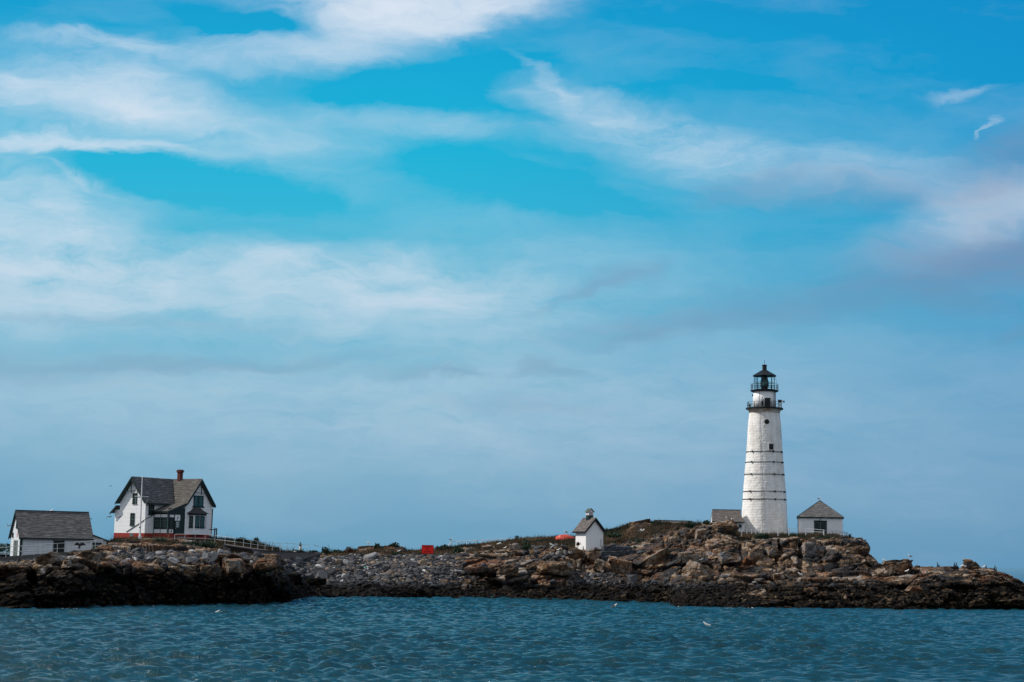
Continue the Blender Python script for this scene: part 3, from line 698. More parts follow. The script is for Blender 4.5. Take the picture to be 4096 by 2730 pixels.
OUT = [
 (3088, 3138, 2290, 2332, 221, 3.0, 61, .40, 'tan cube shaped rock on the ledge below the lighthouse cliff', .1, .8),
 (3216, 3272, 2288, 2322, 223, 3.0, 62, .22, 'grey rounded rock on the ledge below the tall pillar', .15, .8),
 (3300, 3352, 2286, 2318, 224, 3.0, 63, .34, 'flat grey layered rock below the end of the cliff', .1, .8),
 (2886, 2968, 2308, 2352, 219, 3.5, 64, .18, 'dark sloping rock left of the tan cube shaped rock', .3, 1.2),
 (2985, 3070, 2358, 2422, 209, 3.5, 65, .40, 'fluted pale brown reef rock draped with weed', .15, .7),
 (3072, 3172, 2372, 2426, 209, 3.5, 66, .36, 'low broad reef rock with a pale flat top', .05, .7),
 (3194, 3288, 2350, 2426, 210, 3.5, 67, .30, 'blocky brown reef rock in the middle of the low reef', .0, .8),
 (3292, 3396, 2364, 2428, 210, 3.5, 68, .36, 'ribbed pale reef rock right of the blocky one', .2, .7),
 (2855, 2925, 2388, 2420, 208, 3.0, 69, .40, 'small pale topped rock at the left end of the low reef', .05, .6),
 (3604, 3720, 2340, 2388, 215, 3.5, 70, .34, 'brown weathered ledge halfway down the right reef', .1, 1.2),
 (3724, 3822, 2340, 2390, 215, 3.5, 71, .30, 'brown broken ledge right of the weathered ledge', -.1, 1.2),
 (3656, 3708, 2390, 2438, 211, 3.0, 72, .34, 'black shore rock with a pale cap', .1, .9),
 (3728, 3770, 2396, 2436, 211, 3.0, 73, .34, 'second black shore rock with a pale cap, nearer the tide pools', .1, .9),
 (3424, 3500, 2318, 2368, 218, 3.5, 74, .20, 'dark boulder cluster at the foot of the reef crag', .2, 1.6),
 (3834, 3916, 2238, 2284, 229, 3.0, 60, .22, 'large dark boulder with a pale vein standing alone on the right reef', .0, 0),
 (880, 985, 2226, 2300, 176, 5.0, 1, .34, 'orange topped rock stack at the shore below the path railing', .1, 3.0),
 (1008, 1122, 2226, 2300, 180, 6.0, 2, .26, 'orange brown rock stack with a sheer right side at the edge of the beach', .28, 2.9),
 (1130, 1215, 2290, 2345, 203, 5.0, 3, .05, 'dark weedy rock at the left end of the beach', .1, 3.4),
 (1225, 1310, 2310, 2350, 214, 4.0, 33, .02, 'low dark rock lying in the lower beach', .05, 3.4),
 (1120, 1180, 2340, 2402, 186, 4.0, 34, .02, 'black weedy rock stepping down into the water', .3, 4),
 (800, 880, 2250, 2330, 172, 4.0, 4, .22, 'brown rock shoulder left of the orange topped stack', .2, 2.9),
 (140, 240, 2222, 2276, 162, 5.0, 5, .42, 'slanting tan and white rock in front of the boathouse ramp', .55, 2.4),
 (238, 300, 2236, 2278, 161, 4.0, 6, .36, 'low tan rock between the slanting rock and the cormorant rock', .2, 2.4),
 (298, 400, 2202, 2264, 167, 5.0, 7, .36, 'grey brown rock with the cormorant standing on top', .1, 2.4),
 (1850, 1990, 2264, 2312, 231, 4.0, 8, .12, 'dark jointed rock wall at the right end of the beach', 0, 3.3),
 (1988, 2090, 2249, 2308, 230, 5.0, 9, .26, 'rust topped dark rock ledge left of the long slab', .02, 2.7),
 (2128, 2284, 2240, 2306, 230, 5.0, 10, .28, 'long flat topped slab with a rust brown upper edge', .02, 3.2),
 (2280, 2345, 2188, 2268, 236, 5.0, 11, .46, 'tan cracked rock carrying the small white shed', .05, 0),
 (2342, 2404, 2196, 2272, 235.5, 5.0, 12, .40, 'square jointed brown rock under the right wall of the small shed', 0, 0),
 (2372, 2425, 2236, 2298, 231, 4.0, 13, .42, 'overhanging brown block below the stone terraces', -.3, 0),
 (2430, 2535, 2228, 2310, 229, 5.0, 14, .38, 'broad tan block with a white streak below the stone terraces', -.05, 2.2),
 (2560, 2692, 2192, 2290, 231, 6.0, 15, .34, 'brown buttress rock beside the end of the stone terraces', .35, 1.8),
 (2690, 2830, 2196, 2268, 230, 6.0, 16, .44, 'pale ledge rock in the middle of the cliff', .1, 1.5),
 (2728, 2850, 2248, 2336, 222, 6.0, 17, .36, 'arched boulder with slanting layers below the pale ledge', -.35, 1.8),
 (2872, 2968, 2203, 2262, 229, 5.0, 18, .50, 'orange tan overhanging block in the middle of the cliff', .1, 0),
 (2860, 2955, 2262, 2325, 228, 4.0, 19, .22, 'shaded dark rock beneath the orange tan block', .1, 2),
 (2590, 2660, 2136, 2196, 241, 4.0, 20, .46, 'white veined tan rock poking from the grass on the knoll', .5, 0),
 (2666, 2724, 2118, 2198, 240, 4.0, 21, .38, 'brown leaning slab with a white vein', -.35, 0),
 (2734, 2778, 2120, 2186, 240, 3.0, 22, .26, 'narrow dark rock left of the tall tan block', .1, 0),
 (2778, 2832, 2112, 2194, 239.5, 4.0, 23, .46, 'tall tan block in the upper cliff', .05, 0),
 (2834, 2944, 2082, 2150, 243, 6.0, 24, .24, 'brown crag hiding the corner of the entry building', .45, 0),
 (2828, 2936, 2150, 2206, 238, 4.0, 25, .36, 'tan wedge rock below the brown crag', .3, 0),
 (2510, 2606, 2076, 2128, 262, 5.0, 26, .28, 'brown rocky crest of the knoll', .3, 0),
 (2970, 3070, 2180, 2262, 234, 5.0, 27, .36, 'grey brown cliff block below the lighthouse', .35, 0),
 (3066, 3126, 2180, 2234, 232.5, 4.0, 28, .46, 'tan block jutting below the right side of the lighthouse', .1, 0),
 (3128, 3190, 2158, 2240, 236, 4.0, 29, .24, 'rust stained narrow cliff rock', .05, 0),
 (3204, 3268, 2146, 2246, 233, 4.5, 30, .54, 'tall pale tan pillar in the cliff below the square roofed building', -.12, 0),
 (3258, 3300, 2168, 2230, 232.5, 3.0, 31, .50, 'slim tan pillar right of the tall pillar', -.2, 0),
 (3330, 3468, 2158, 2260, 236, 6.0, 32, .26, 'rounded overhanging end of the lighthouse cliff', -.1, 0),
 (3460, 3504, 2228, 2275, 232, 3.0, 35, .28, 'small rock shoulder at the foot of the cliff end', -.5, 0),
 (3524, 3672, 2236, 2300, 228, 5.5, 36, .30, 'brown crag on the reef with a gull on top', .12, 1.8),
 (3480, 3566, 2276, 2330, 224, 4.0, 37, .40, 'grey layered rock in front of the brown crag', .3, 1.8),
 (3668, 3790, 2270, 2305, 226, 5.0, 38, .42, 'flat ledge streaked white with bird lime on the reef', .05, 1.5),
 (2940, 3150, 2404, 2432, 206, 4.0, 39, .05, 'long low weedy reef rock in front of the lighthouse cliff', .03, 4.2),
 (3190, 3330, 2408, 2433, 206, 4.0, 40, .05, 'black weedy rock lying at the water before the blocky reef rock', .03, 4.2),
 (2706, 2960, 2402, 2428, 207, 4.0, 41, .06, 'tapering tip of the low reef at the water', .06, 4.2),
 (3870, 3940, 2395, 2438, 212, 3.0, 42, .0, 'round black boulder between the tide pools', 0, 5),
 (3980, 4110, 2390, 2438, 213, 5.0, 43, .0, 'broad black rock at the right edge of the shore', .05, 5),
 (1427, 1506, 2183, 2212, 259, 4.0, 44, .26, 'brown crag behind the beach with a gull on top', .05, 0),
 (1520, 1612, 2184, 2206, 259, 4.0, 45, .26, 'low grassy brown crag left of the red sign', .0, 0),
 (1840, 1905, 2186, 2218, 253, 4.0, 46, .40, 'square jointed tan rock in the slope below the white rail fence', .0, 0),
 (1925, 1985, 2180, 2204, 256, 3.5, 47, .42, 'tan rock on the slope right of the square jointed rock', .0, 0),
 (2032, 2078, 2174, 2206, 250, 3.0, 48, .46, 'upright tan boulder on the grass slope', .2, 0),
]
for i_, q in enumerate(OUT):
    outcrop(q[0], q[1], q[2], q[3], q[4], q[5], q[6], q[7], q[8], q[9], sub=6 if (q[1]-q[0]) > 70 else 5, wet=q[10])
# ------------------------------------------------------------------ building materials
def f_paint(base, var=.06, rows=0, dirt=.25, rough=.6):
    def f(t, b):
        c_ = oc(t); n = t.noise(c_, .8, 5, .6); n2 = t.noise(t.map(c_, sc=(3, 3, .5)), 1.5, 4, .65)
        dk = tuple(x*(1-dirt*1.6) for x in base)
        col = t.mix(t.rng(n2, .5, .8, 0, .6), base, dk)
        col = t.mix(t.rng(n, .3, .7, 0, var*4), col, tuple(x*.8 for x in base))
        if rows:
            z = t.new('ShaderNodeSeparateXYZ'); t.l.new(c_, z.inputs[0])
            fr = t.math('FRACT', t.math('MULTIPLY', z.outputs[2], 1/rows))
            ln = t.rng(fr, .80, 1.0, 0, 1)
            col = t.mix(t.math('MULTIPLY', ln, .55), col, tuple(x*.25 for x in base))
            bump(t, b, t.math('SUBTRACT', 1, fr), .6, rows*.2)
        t.l.new(col, b.inputs['Base Color']); b.inputs['Roughness'].default_value = rough
    return f
WHITE = (.82, .83, .84)
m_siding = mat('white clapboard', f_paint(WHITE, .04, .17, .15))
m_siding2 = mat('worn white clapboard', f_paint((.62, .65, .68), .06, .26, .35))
m_white = mat('white masonry paint', f_paint((.80, .80, .80), .03, 0, .15))
m_trim = mat('dark green trim', f_paint((.010, .026, .024), .05, 0, .2, .5))
m_black = mat('black iron paint', f_paint((.010, .012, .013), .03, 0, .2, .5))
m_found = mat('red painted foundation', f_paint((.30, .030, .022), .1, 0, .4, .8))
m_wrail = mat('white rail paint', f_paint((.75, .77, .78), .05, 0, .2))
m_grail = mat('galvanised grey rail', f_paint((.50, .53, .53), .08, 0, .4, .5))
m_wood = mat('weathered grey timber', f_paint((.11, .11, .105), .15, 0, .5, .9))
m_conc = mat('weathered concrete', f_paint((.14, .125, .12), .16, 0, .55, .95))
m_panel = mat('white panel', f_paint((.80, .81, .81), .02, 0, .08))
m_rust = mat('rust', f_paint((.22, .10, .07), .1, 0, .4, .9))
m_muntin = mat('grey green sash', f_paint((.10, .17, .16), .05, 0, .2, .5))
def f_glass(t, b):
    b.inputs['Base Color'].default_value = (.006, .012, .014, 1); b.inputs['Roughness'].default_value = .12; b.inputs['Specular IOR Level'].default_value = .25
m_glass = mat('dark window glass', f_glass)
def f_teal(t, b):
    n = t.noise(oc(t), 3, 2); t.l.new(t.mix(t.rng(n, .4, .6), (.010, .06, .075), (.03, .13, .15)), b.inputs['Base Color']); b.inputs['Roughness'].default_value = .15
m_curtain = mat('teal curtained glass', f_teal)
def f_clear(t, b):
    b.inputs['Base Color'].default_value = (.85, .95, .95, 1); b.inputs['Roughness'].default_value = .02
    b.inputs['Transmission Weight'].default_value = 1; b.inputs['IOR'].default_value = 1.02
m_clear = mat('lantern glass', f_clear)
def f_lens(t, b):
    z = t.new('ShaderNodeSeparateXYZ'); t.l.new(oc(t), z.inputs[0])
    w = t.math('FRACT', t.math('MULTIPLY', z.outputs[2], 7)); n = t.noise(oc(t), 6, 3)
    t.l.new(t.mix(t.math('MULTIPLY', w, t.rng(n, .4, .7)), (.02, .07, .07), (.35, .5, .48)), b.inputs['Base Color'])
    b.inputs['Roughness'].default_value = .12; b.inputs['Metallic'].default_value = .3
m_lens = mat('fresnel lens', f_lens)
def f_shingle(c1, c2, c3, sc=1.0, rows=.16):
    def f(t, b):
        u = t.new('ShaderNodeTexCoord').outputs['UV']
        bk = t.new('ShaderNodeTexBrick'); bk.offset = .5
        t.inp(bk, 'Vector', u); t.inp(bk, 'Scale', 1.0); bk.inputs['Brick Width'].default_value = .24; bk.inputs['Row Height'].default_value = rows
        bk.inputs['Mortar Size'].default_value = .018; bk.inputs['Mortar Smooth'].default_value = .3; bk.inputs['Bias'].default_value = 0
        bk.inputs['Color1'].default_value = (*c1, 1); bk.inputs['Color2'].default_value = (*c2, 1); bk.inputs['Mortar'].default_value = (*[x*.25 for x in c1], 1)
        n = t.noise(t.map(u, sc=(1, 6, 1)), 1.3, 5, .65); n2 = t.noise(t.map(u, sc=(3, 14, 1)), 2, 4, .7)
        col = t.mix(t.rng(n, .42, .66, 0, .7), bk.outputs[0], c3)
        col = t.mix(t.rng(n2, .35, .7, 0, .6), col, tuple(x*.45 for x in c1))
        z = t.new('ShaderNodeSeparateXYZ'); t.l.new(u, z.inputs[0])
        fr = t.math('FRACT', t.math('MULTIPLY', z.outputs[1], 1/(rows*2)))
        col = t.mix(t.rng(fr, .72, 1, 0, .8), col, (.012, .012, .014))
        n4 = t.noise(t.map(u, sc=(.8, 9, 1)), 1.0, 3, .7); col = t.mix(t.rng(n4, .52, .66, 0, .6), col, tuple(min(1, x*1.7) for x in c3))
        t.l.new(col, b.inputs['Base Color']); b.inputs['Roughness'].default_value = .92
        bump(t, b, t.math('ADD', bk.outputs[1], n2), .5, .03)
    return f
m_shing = mat('grey cedar shingles', f_shingle((.055, .055, .062), (.105, .105, .112), (.20, .195, .195)))
m_shing2 = mat('sun warmed shingles', f_shingle((.055, .056, .056), (.100, .098, .094), (.165, .148, .125)))  # warmer copy for the sunlit slopes, sunlight put into the colour
m_shing3 = mat('brown grey shingles', f_shingle((.085, .072, .066), (.14, .12, .11), (.20, .18, .17)))
def roofplane(name, pts, th, m, parent, updir=None):
    """a roof slab: polygon pts (eave first edge along u), thickness th downward; UV in metres"""
    p = [Vector(q) for q in pts]; nrm = (p[1]-p[0]).cross(p[2]-p[1]).normalized()
    if nrm.z < 0: nrm = -nrm
    q = [a-nrm*th for a in p]; n = len(p)
    me = bpy.data.meshes.new(name)
    me.from_pydata([tuple(a) for a in p+q], [], [tuple(range(n)), tuple(range(n, 2*n))[::-1]]+[(i, n+i, n+(i+1) % n, (i+1) % n) for i in range(n)])
    bm = bmesh.new(); bm.from_mesh(me); bmesh.ops.recalc_face_normals(bm, faces=bm.faces); bm.to_mesh(me); bm.free()
    uvl = me.uv_layers.new(name='UVMap'); ud = (p[1]-p[0]).normalized(); vd = nrm.cross(ud)
    for lp in me.loops:
        co = me.vertices[lp.vertex_index].co; uvl.data[lp.index].uv = (co.dot(ud), co.dot(vd))
    me.materials.append(m); o = bpy.data.objects.new(name, me); COL.objects.link(o); o.parent = parent
    return o
def WT(o, u, out):
    u = Vector(u).normalized(); out = Vector(out).normalized()
    return Matrix(((u.x, out.x, 0, o[0]), (u.y, out.y, 0, o[1]), (u.z, out.z, 1, o[2]), (0, 0, 0, 1)))
def window(parent, T_, w, h, fr=.11, cols=3, rows=2, sash=True, glass=None, mm=None, fmat=None, name='window'):
    """T_ maps (u, out, z); origin is the bottom middle of the opening"""
    a = M(); a.box(-w/2, -w/2+fr, -.05, .05, 0, h, T_).box(w/2-fr, w/2, -.05, .05, 0, h, T_)
    a.box(-w/2+fr, w/2-fr, -.05, .05, h-fr, h, T_).box(-w/2-.04, w/2+.04, -.05, .08, -.06, fr*.8, T_)
    f = a.build(name, fmat or m_trim, parent)
    g = M().box(-w/2+fr, w/2-fr, -.03, .005, fr*.8, h-fr, T_); g.build('pane', glass or m_glass, f)
    m_ = M(); iw = w-2*fr; ih = h-fr*1.8; z0 = fr*.8
    if sash: m_.box(-iw/2, iw/2, .006, .035, z0+ih/2-.035, z0+ih/2+.035, T_)
    for c_ in range(1, cols): x = -iw/2+iw*c_/cols; m_.box(x-.012, x+.012, .006, .02, z0, z0+ih, T_)
    n = rows*(2 if sash else 1)
    for r_ in range(1, n):
        if sash and r_ == rows: continue
        z = z0+ih*r_/n; m_.box(-iw/2, iw/2, .006, .019, z-.012, z+.012, T_)
    if m_.v: m_.build('muntins', mm or m_muntin, f)
    return f
def gable_wall(m_, x0, x1, y0, y1, z0, ze, zr, axis='x'):
    """solid walls with a gable; ridge runs along axis"""
    if axis == 'y':
        xm = (x0+x1)/2; m_.ext([(x0, y0, z0), (x1, y0, z0), (x1, y0, ze), (xm, y0, zr), (x0, y0, ze)], (0, y1-y0, 0))
    else:
        ym = (y0+y1)/2; m_.ext([(x0, y0, z0), (x0, y1, z0), (x0, y1, ze), (x0, ym, zr), (x0, y0, ze)], (x1-x0, 0, 0))
    return m_
# ================================================================== keeper's house
H = thing('keepers_house', 'white two storey clapboard house with steep grey gables and red foundation on the knoll', 'house', P(577, 2156, 230), R(56.7))
GZ, EZ, RZ = .73, 4.55, 7.75      # floor, wall top, ridge underside
# local x = A (right and back), local y = -B
gable_wall(M(), 0, 10.0, 0, 4.6, GZ, 4.98, 7.72, 'x').build('wall', m_siding, H)
gable_wall(M(), 4.7, 9.7, -2.5, 2.3, GZ, 4.95, 7.7, 'y').build('wall', m_siding, H)
M().box(0, 2.4, 4.6, 5.5, GZ, 3.75).build('wall', m_siding, H)
fd = M(); fd.box(-.03, 10, -.03, 5.5, -2.5, GZ).box(1.55, 9.75, -2.54, .0, -2.5, GZ); fd.build('foundation', m_found, H)
# roofs
ov = .42; hr = 2.8; ez = 4.62; rz_ = 8.03; th = .12
roofplane('roof', [(-ov, -.5, ez), (7.2+ov, -.5, ez), (7.2, 2.3, rz_), (-ov, 2.3, rz_)], th, m_shing, H)
roofplane('roof', [(10.2, 5.1, ez), (-ov, 5.1, ez), (-ov, 2.3, rz_), (10.2, 2.3, rz_)], th, m_shing, H)
roofplane('roof', [(4.4, 2.3, ez), (4.4, -2.9, ez), (7.2, -2.9, rz_+.004), (7.2, 2.3, rz_+.004)], th, m_shing2, H)
roofplane('roof', [(10.0, -2.9, ez), (10.0, 2.3, ez), (7.2, 2.3, rz_+.004), (7.2, -2.9, rz_+.004)], th, m_shing, H)
roofplane('roof', [(-ov, 5.95, 3.35), (-ov, 4.9, 4.30), (2.5, 4.9, 4.30), (2.5, 5.95, 3.35)], .1, m_shing, H)
# porch roof
roofplane('porch_roof', [(1.2, .25, 3.62), (1.2, -2.85, 3.62), (4.45, -2.85, 4.72), (4.45, .25, 4.72)], .12, m_shing2, H)
# barge boards, gable stick work
def barge(xa, ya, za, xb, yb, zb, off, w=.24):
    return M().ext([(xa, ya, za), (xb, yb, zb), (xb, yb, zb-w), (xa, ya, za-w)], off)
for (p0, p1) in [((-ov-.06, -.52, ez-.03), (-ov-.06, 2.3, rz_-.02)), ((-ov-.06, 5.12, ez-.03), (-ov-.06, 2.3, rz_-.02)), ((-ov-.06, 5.97, 3.33), (-ov-.06, 4.9, 4.28))]:
    barge(*p0, *p1, (.08, 0, 0)).build('barge_board', m_trim, H)
for (p0, p1) in [((4.38, -2.96, ez-.03), (7.2, -2.96, rz_-.02)), ((10.02, -2.96, ez-.03), (7.2, -2.96, rz_-.02)), ((1.18, -2.92, 3.60), (4.45, -2.92, 4.70))]:
    barge(*p0, *p1, (0, .08, 0), .27).build('barge_board', m_trim, H)
M().box(-ov, 4.4, -.56, -.50, ez-.22, ez-.02).build('fascia', m_trim, H); M().box(1.14, 1.2, -2.9, .2, 3.40, 3.60).build('fascia', m_trim, H); M().box(10.0, 10.06, -2.9, 2.2, ez-.25, ez-.03).build('fascia', m_trim, H)
so_ = M(); so_.ext([(-ov, -.45, 4.5), (-ov, 2.3, 7.85), (-ov, 5.05, 4.5), (-ov, 4.75, 4.5), (-ov, 2.3, 7.50), (-ov, -.15, 4.5)], (ov, 0, 0))
so_.ext([(4.45, -2.5, 4.5), (7.2, -2.5, 7.85), (9.95, -2.5, 4.5), (9.65, -2.5, 4.5), (7.2, -2.5, 7.50), (4.75, -2.5, 4.5)], (0, -.4, 0)); so_.build('soffit', m_trim, H)
tr = M(); tr.box(-ov, -ov+.08, .95, 3.65, 6.1, 6.18).box(-ov, -ov+.08, 2.26, 2.34, 5.9, 7.7).box(5.85, 8.55, -2.92, -2.84, 6.1, 6.18).box(7.15, 7.25, -2.92, -2.84, 5.85, 7.7)
tr.build('gable_brace', m_trim, H)
# left gable windows (face -x)
LW = lambda y, z: WT((-.02, y, z), (0, -1, 0), (-1, 0, 0))
window(H, LW(1.98, 4.52), .74, 1.36, .10); window(H, LW(2.25, 1.72), .74, 1.58, .10)
M().box(-.05, -.025, 2.0, 2.6, .28, .66).build('basement_vent', m_muntin, H)
# right walls (face -y)
RW = lambda x, z, y=-.02: WT((x, y, z), (1, 0, 0), (0, -1, 0))
window(H, RW(1.03, 3.10), 1.0, 1.42, .12)
window(H, RW(6.62, 4.36, -2.52), .92, 1.44, .12, glass=m_curtain); window(H, RW(7.55, 4.36, -2.52), .92, 1.44, .12, glass=m_curtain)
M().box(5.95, 8.2, -2.60, -2.50, 4.24, 4.36).build('window_sill', m_trim, H)
# bay window
bay = M().ext([(5.35, -2.5, GZ), (5.75, -3.1, GZ), (7.95, -3.1, GZ), (8.35, -2.5, GZ)], (0, 0, 2.6)).build('bay', m_siding, H)
br = M().ext([(5.25, -2.45, 3.20), (5.70, -3.2, 3.20), (8.0, -3.2, 3.20), (8.45, -2.45, 3.20)], (0, 0, .22)).build('bay_cornice', m_trim, H)
v0 = [(4.95, -2.48, 3.43), (5.5, -3.5, 3.43), (8.2, -3.5, 3.43), (8.75, -2.48, 3.43)]; v1 = [(5.75, -2.48, 3.82), (6.05, -3.0, 3.82), (7.65, -3.0, 3.82), (7.95, -2.48, 3.82)]; v2 = [(6.25, -2.48, 4.28), (6.4, -2.62, 4.28), (7.3, -2.62, 4.28), (7.45, -2.48, 4.28)]
mm_ = M(); mm_.add(v0+v1+v2, [(0, 1, 5, 4), (1, 2, 6, 5), (2, 3, 7, 6), (4, 5, 9, 8), (5, 6, 10, 9), (6, 7, 11, 10), (8, 9, 10, 11), (3, 2, 1, 0), (0, 4, 8, 11, 7, 3)]); mm_.build('bay_roof', m_shing, H)
for x in (6.38, 7.32): window(H, RW(x, 1.58, -3.12), .80, 1.55, .11, glass=m_curtain)
window(H, WT((8.16, -2.82, 1.58), (.4, .6, 0), (.83, -.55, 0)), .52, 1.55, .09)
window(H, WT((5.54, -2.82, 1.58), (-.4, .6, 0), (-.83, -.55, 0)), .52, 1.55, .09)
# enclosed porch : left-front face (x=1.6), right-front face (y=-2.5)
pc = M(); pc.box(1.60, 1.72, -2.5, 0, .45, 3.62).box(1.72, 4.7, -2.5, -2.38, .45, 4.0).box(1.72, 4.7, -2.38, 0, .45, .6); pc.build('porch_wall', m_trim, H)
PL = lambda y, z: WT((1.59, y, z), (0, -1, 0), (-1, 0, 0))
for y in (-.66, -1.84):
    M().box(-.53, .53, -.01, .03, 2.82, 3.18, PL(y, 0)).build('porch_panel', m_panel, H); M().box(-.53, .53, -.01, .03, .78, 1.28, PL(y, 0)).build('porch_panel', m_panel, H)
    window(H, PL(y, 1.34), 1.08, 1.42, .05, cols=6, rows=4, sash=False, mm=m_muntin)
for y in (-.04, -1.25, -2.46): M().box(-.05, .05, -.02, .06, .5, 3.3, PL(y, 0)).build('porch_post', m_muntin, H)
M().box(1.88, 2.62, -2.54, -2.50, 2.84, 3.14).build('porch_panel', m_panel, H); M().box(1.82, 2.56, -2.54, -2.50, .80, 1.28).build('porch_panel', m_panel, H)
M().box(2.08, 2.32, -2.56, -2.541, .92, 1.14).build('mail_slot', m_black, H)
window(H, RW(2.22, 1.34, -2.51), .74, 1.42, .05, cols=4, rows=1, sash=False)
a = M(); a.box(2.84, 3.78, -2.54, -2.50, 2.42, 3.16); a.build('porch_panel', m_panel, H)
a = M(); a.tube([(3.32+.10*math.cos(q/8*5-1.2)*(1 if q < 8 else -.8), -2.56, 2.98-q*.032) for q in range(14)], .035, 5); a.build('house_emblem', m_black, H)
d = M().box(2.86, 3.72, -2.58, -2.50, .75, 2.38).build('door', m_trim, H)
pn = M()
for i in range(3):
    for j in range(3): pn.box(2.98+.205*i, 2.98+.205*i+.17, -2.60, -2.581, 1.55+.26*j, 1.55+.26*j+.22)
pn.build('door_pane', mat('pale door glass', f_paint((.42, .50, .48), .1, 0, .5, .2)), d)
M().blob((2.93, -2.62, 1.40), (.035, .035, .035)).build('handle', m_panel, d)
M().box(2.7, 4.1, -3.3, -2.56, -.5, .42).build('step', m_conc, H)
M().box(1.9, 2.6, -3.4, -2.56, -.5, .30).build('step', m_found, H)
# trims
tb = M(); tb.tube([(-.03, 3.25, .86), (-.03, 1.4, 1.75), (-.03, .02, 2.45), (-.03, -.03, 2.5)], .05, 5).tube([(.0, -.04, 2.55), (.7, -.04, 2.78), (1.4, -.04, 3.12), (1.6, -.04, 3.3)], .05, 5)
tb.build('drain_pipe', m_trim, H)
dp = M(); dp.tube([(10.0, -2.85, 4.4), (9.78, -2.6, 4.15), (9.74, -2.58, .8)], .06, 6); dp.build('downspout', m_trim, H)
cb_ = M(); cb_.box(-.05, .05, -.05, .05, GZ, 4.5).box(9.64, 9.75, -2.55, -2.45, GZ, 4.7); cb_.build('corner_board', m_siding, H)
# chimney
ch = M(); ch.box(6.94, 7.46, .8, 1.32, 7.2, 8.85).box(6.88, 7.52, .74, 1.38, 8.85, 8.98).box(6.83, 7.57, .69, 1.43, 8.98, 9.14).box(6.9, 7.5, .76, 1.36, 9.14, 9.26)
def f_brick(t, b):
    bk = t.new('ShaderNodeTexBrick'); v_ = t.map(oc(t), rot=(R(90), 0, 0)); t.inp(bk, 'Vector', v_); t.inp(bk, 'Scale', 1); bk.inputs['Brick Width'].default_value = .22; bk.inputs['Row Height'].default_value = .075
    bk.inputs['Mortar Size'].default_value = .008; bk.inputs['Color1'].default_value = (.13, .022, .015, 1); bk.inputs['Color2'].default_value = (.09, .018, .013, 1); bk.inputs['Mortar'].default_value = (.08, .05, .04, 1)
    t.l.new(bk.outputs[0], b.inputs['Base Color']); b.inputs['Roughness'].default_value = .9
ch.build('chimney', mat('red brick', f_brick), H)
# right side porch railing
PR = thing('porch_railing', 'dark porch railing with pale balusters at the right corner of the house', 'railing', P(836, 2150, 233), R(4))
a = M(); a.box(-.05, .9, -.05, .05, .95, 1.05).box(-.05, .9, -.04, .04, .1, .17); a.build('rail', m_black, PR)
a = M()
for i in range(8): a.box(.02+i*.1, .05+i*.1, -.02, .02, .17, .95)
a.build('balusters', m_wrail, PR)
for x, h in ((.72, 1.25), (.95, 1.2)): M().box(x-.07, x+.07, -.08, .08, -.4, h).build('post', m_black, PR)
M().box(-.2, 1.05, -.1, .5, -.5, .06).build('deck', m_black, PR)
# flagpole
q = P(559, 2154, 222); FP = thing('flagpole', 'tall white flagpole with a crosspiece in front of the house', 'flagpole', q)
top = P(571, 1912, 222)
L = top.z-q.z
M().tube([(0, 0, -.3), (0, 0, L*.5), (0, 0, L)], .13, 10, .05).build('pole', m_wrail, FP)
M().blob((0, 0, L+.06), (.1, .1, .1)).build('finial', m_wrail, FP)
M().tube([(-.85, 0, L*.69), (.85, 0, L*.69-.02)], .035, 6).build('yardarm', m_wrail, FP)
a = M(); a.tube([(-.8, 0, L*.69), (-.2, .05, .8)], .008, 4).tube([(.8, 0, L*.69), (.15, .05, 1.2)], .008, 4); a.build('halyard', m_wrail, FP)
M().box(-.2, .2, -.2, .2, -.4, .25).build('base', m_wrail, FP)
M().blob((-.05, -.1, 1.35), (.1, .08, .1)).build('cleat', m_rust, FP)
# ================================================================== boathouse
BZ = P(79, 2225, 197); BH = thing('boathouse', 'long white boathouse with a grey shingled roof beside the ramp', 'boathouse', BZ, R(27.5))
LN, DP, eh, rh = 7.95, 5.0, 2.05, 5.0
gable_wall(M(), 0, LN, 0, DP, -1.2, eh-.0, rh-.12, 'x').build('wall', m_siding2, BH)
roofplane('roof', [(-.18, -.32, eh-.02), (LN+.1, -.32, eh-.02), (LN+.1, DP/2, rh+.06), (-.18, DP/2, rh+.06)], .12, m_shing, BH)
roofplane('roof', [(LN+.1, DP+.32, eh-.02), (-.18, DP+.32, eh-.02), (-.18, DP/2, rh+.06), (LN+.1, DP/2, rh+.06)], .12, m_shing, BH)
a = M(); a.ext([(-.24, -.34, eh-.06), (-.24, DP/2, rh+.02), (-.24, DP/2, rh-.16), (-.24, -.34, eh-.24)], (.07, 0, 0)).ext([(-.24, DP+.34, eh-.06), (-.24, DP/2, rh+.02), (-.24, DP/2, rh-.16), (-.24, DP+.34, eh-.24)], (.07, 0, 0))
a.box(-.2, LN+.1, -.38, -.33, eh-.18, eh-.03).box(-.2, LN+.12, DP/2-.08, DP/2+.08, rh+.03, rh+.11); a.build('trim', m_trim, BH)
M().box(-.04, .22, -.06, .2, -1.2, eh-.1).build('corner_board', m_trim, BH)
M().box(3.75, 4.72, -.04, .3, -.5, 1.78).build('doorway', m_black, BH)
M().box(3.62, 3.76, -.07, .05, -.5, 1.84).build('door_jamb', m_trim, BH)
M().box(4.72, 4.84, -.07, .05, -.5, 1.84).build('door_jamb', m_trim, BH)
d = M().box(-.05, .02, 1.3, 3.3, -.6, 1.72).build('door', mat('grey green door', f_paint((.12, .14, .13), .1, 0, .4)), BH)
M().box(-.07, -.051, 2.27, 2.33, -.6, 1.72).build('door_seam', m_black, d)
window(BH, WT((-.02, 2.1, 3.1), (0, -1, 0), (-1, 0, 0)), .6, .75, .06, 1, 1, False)
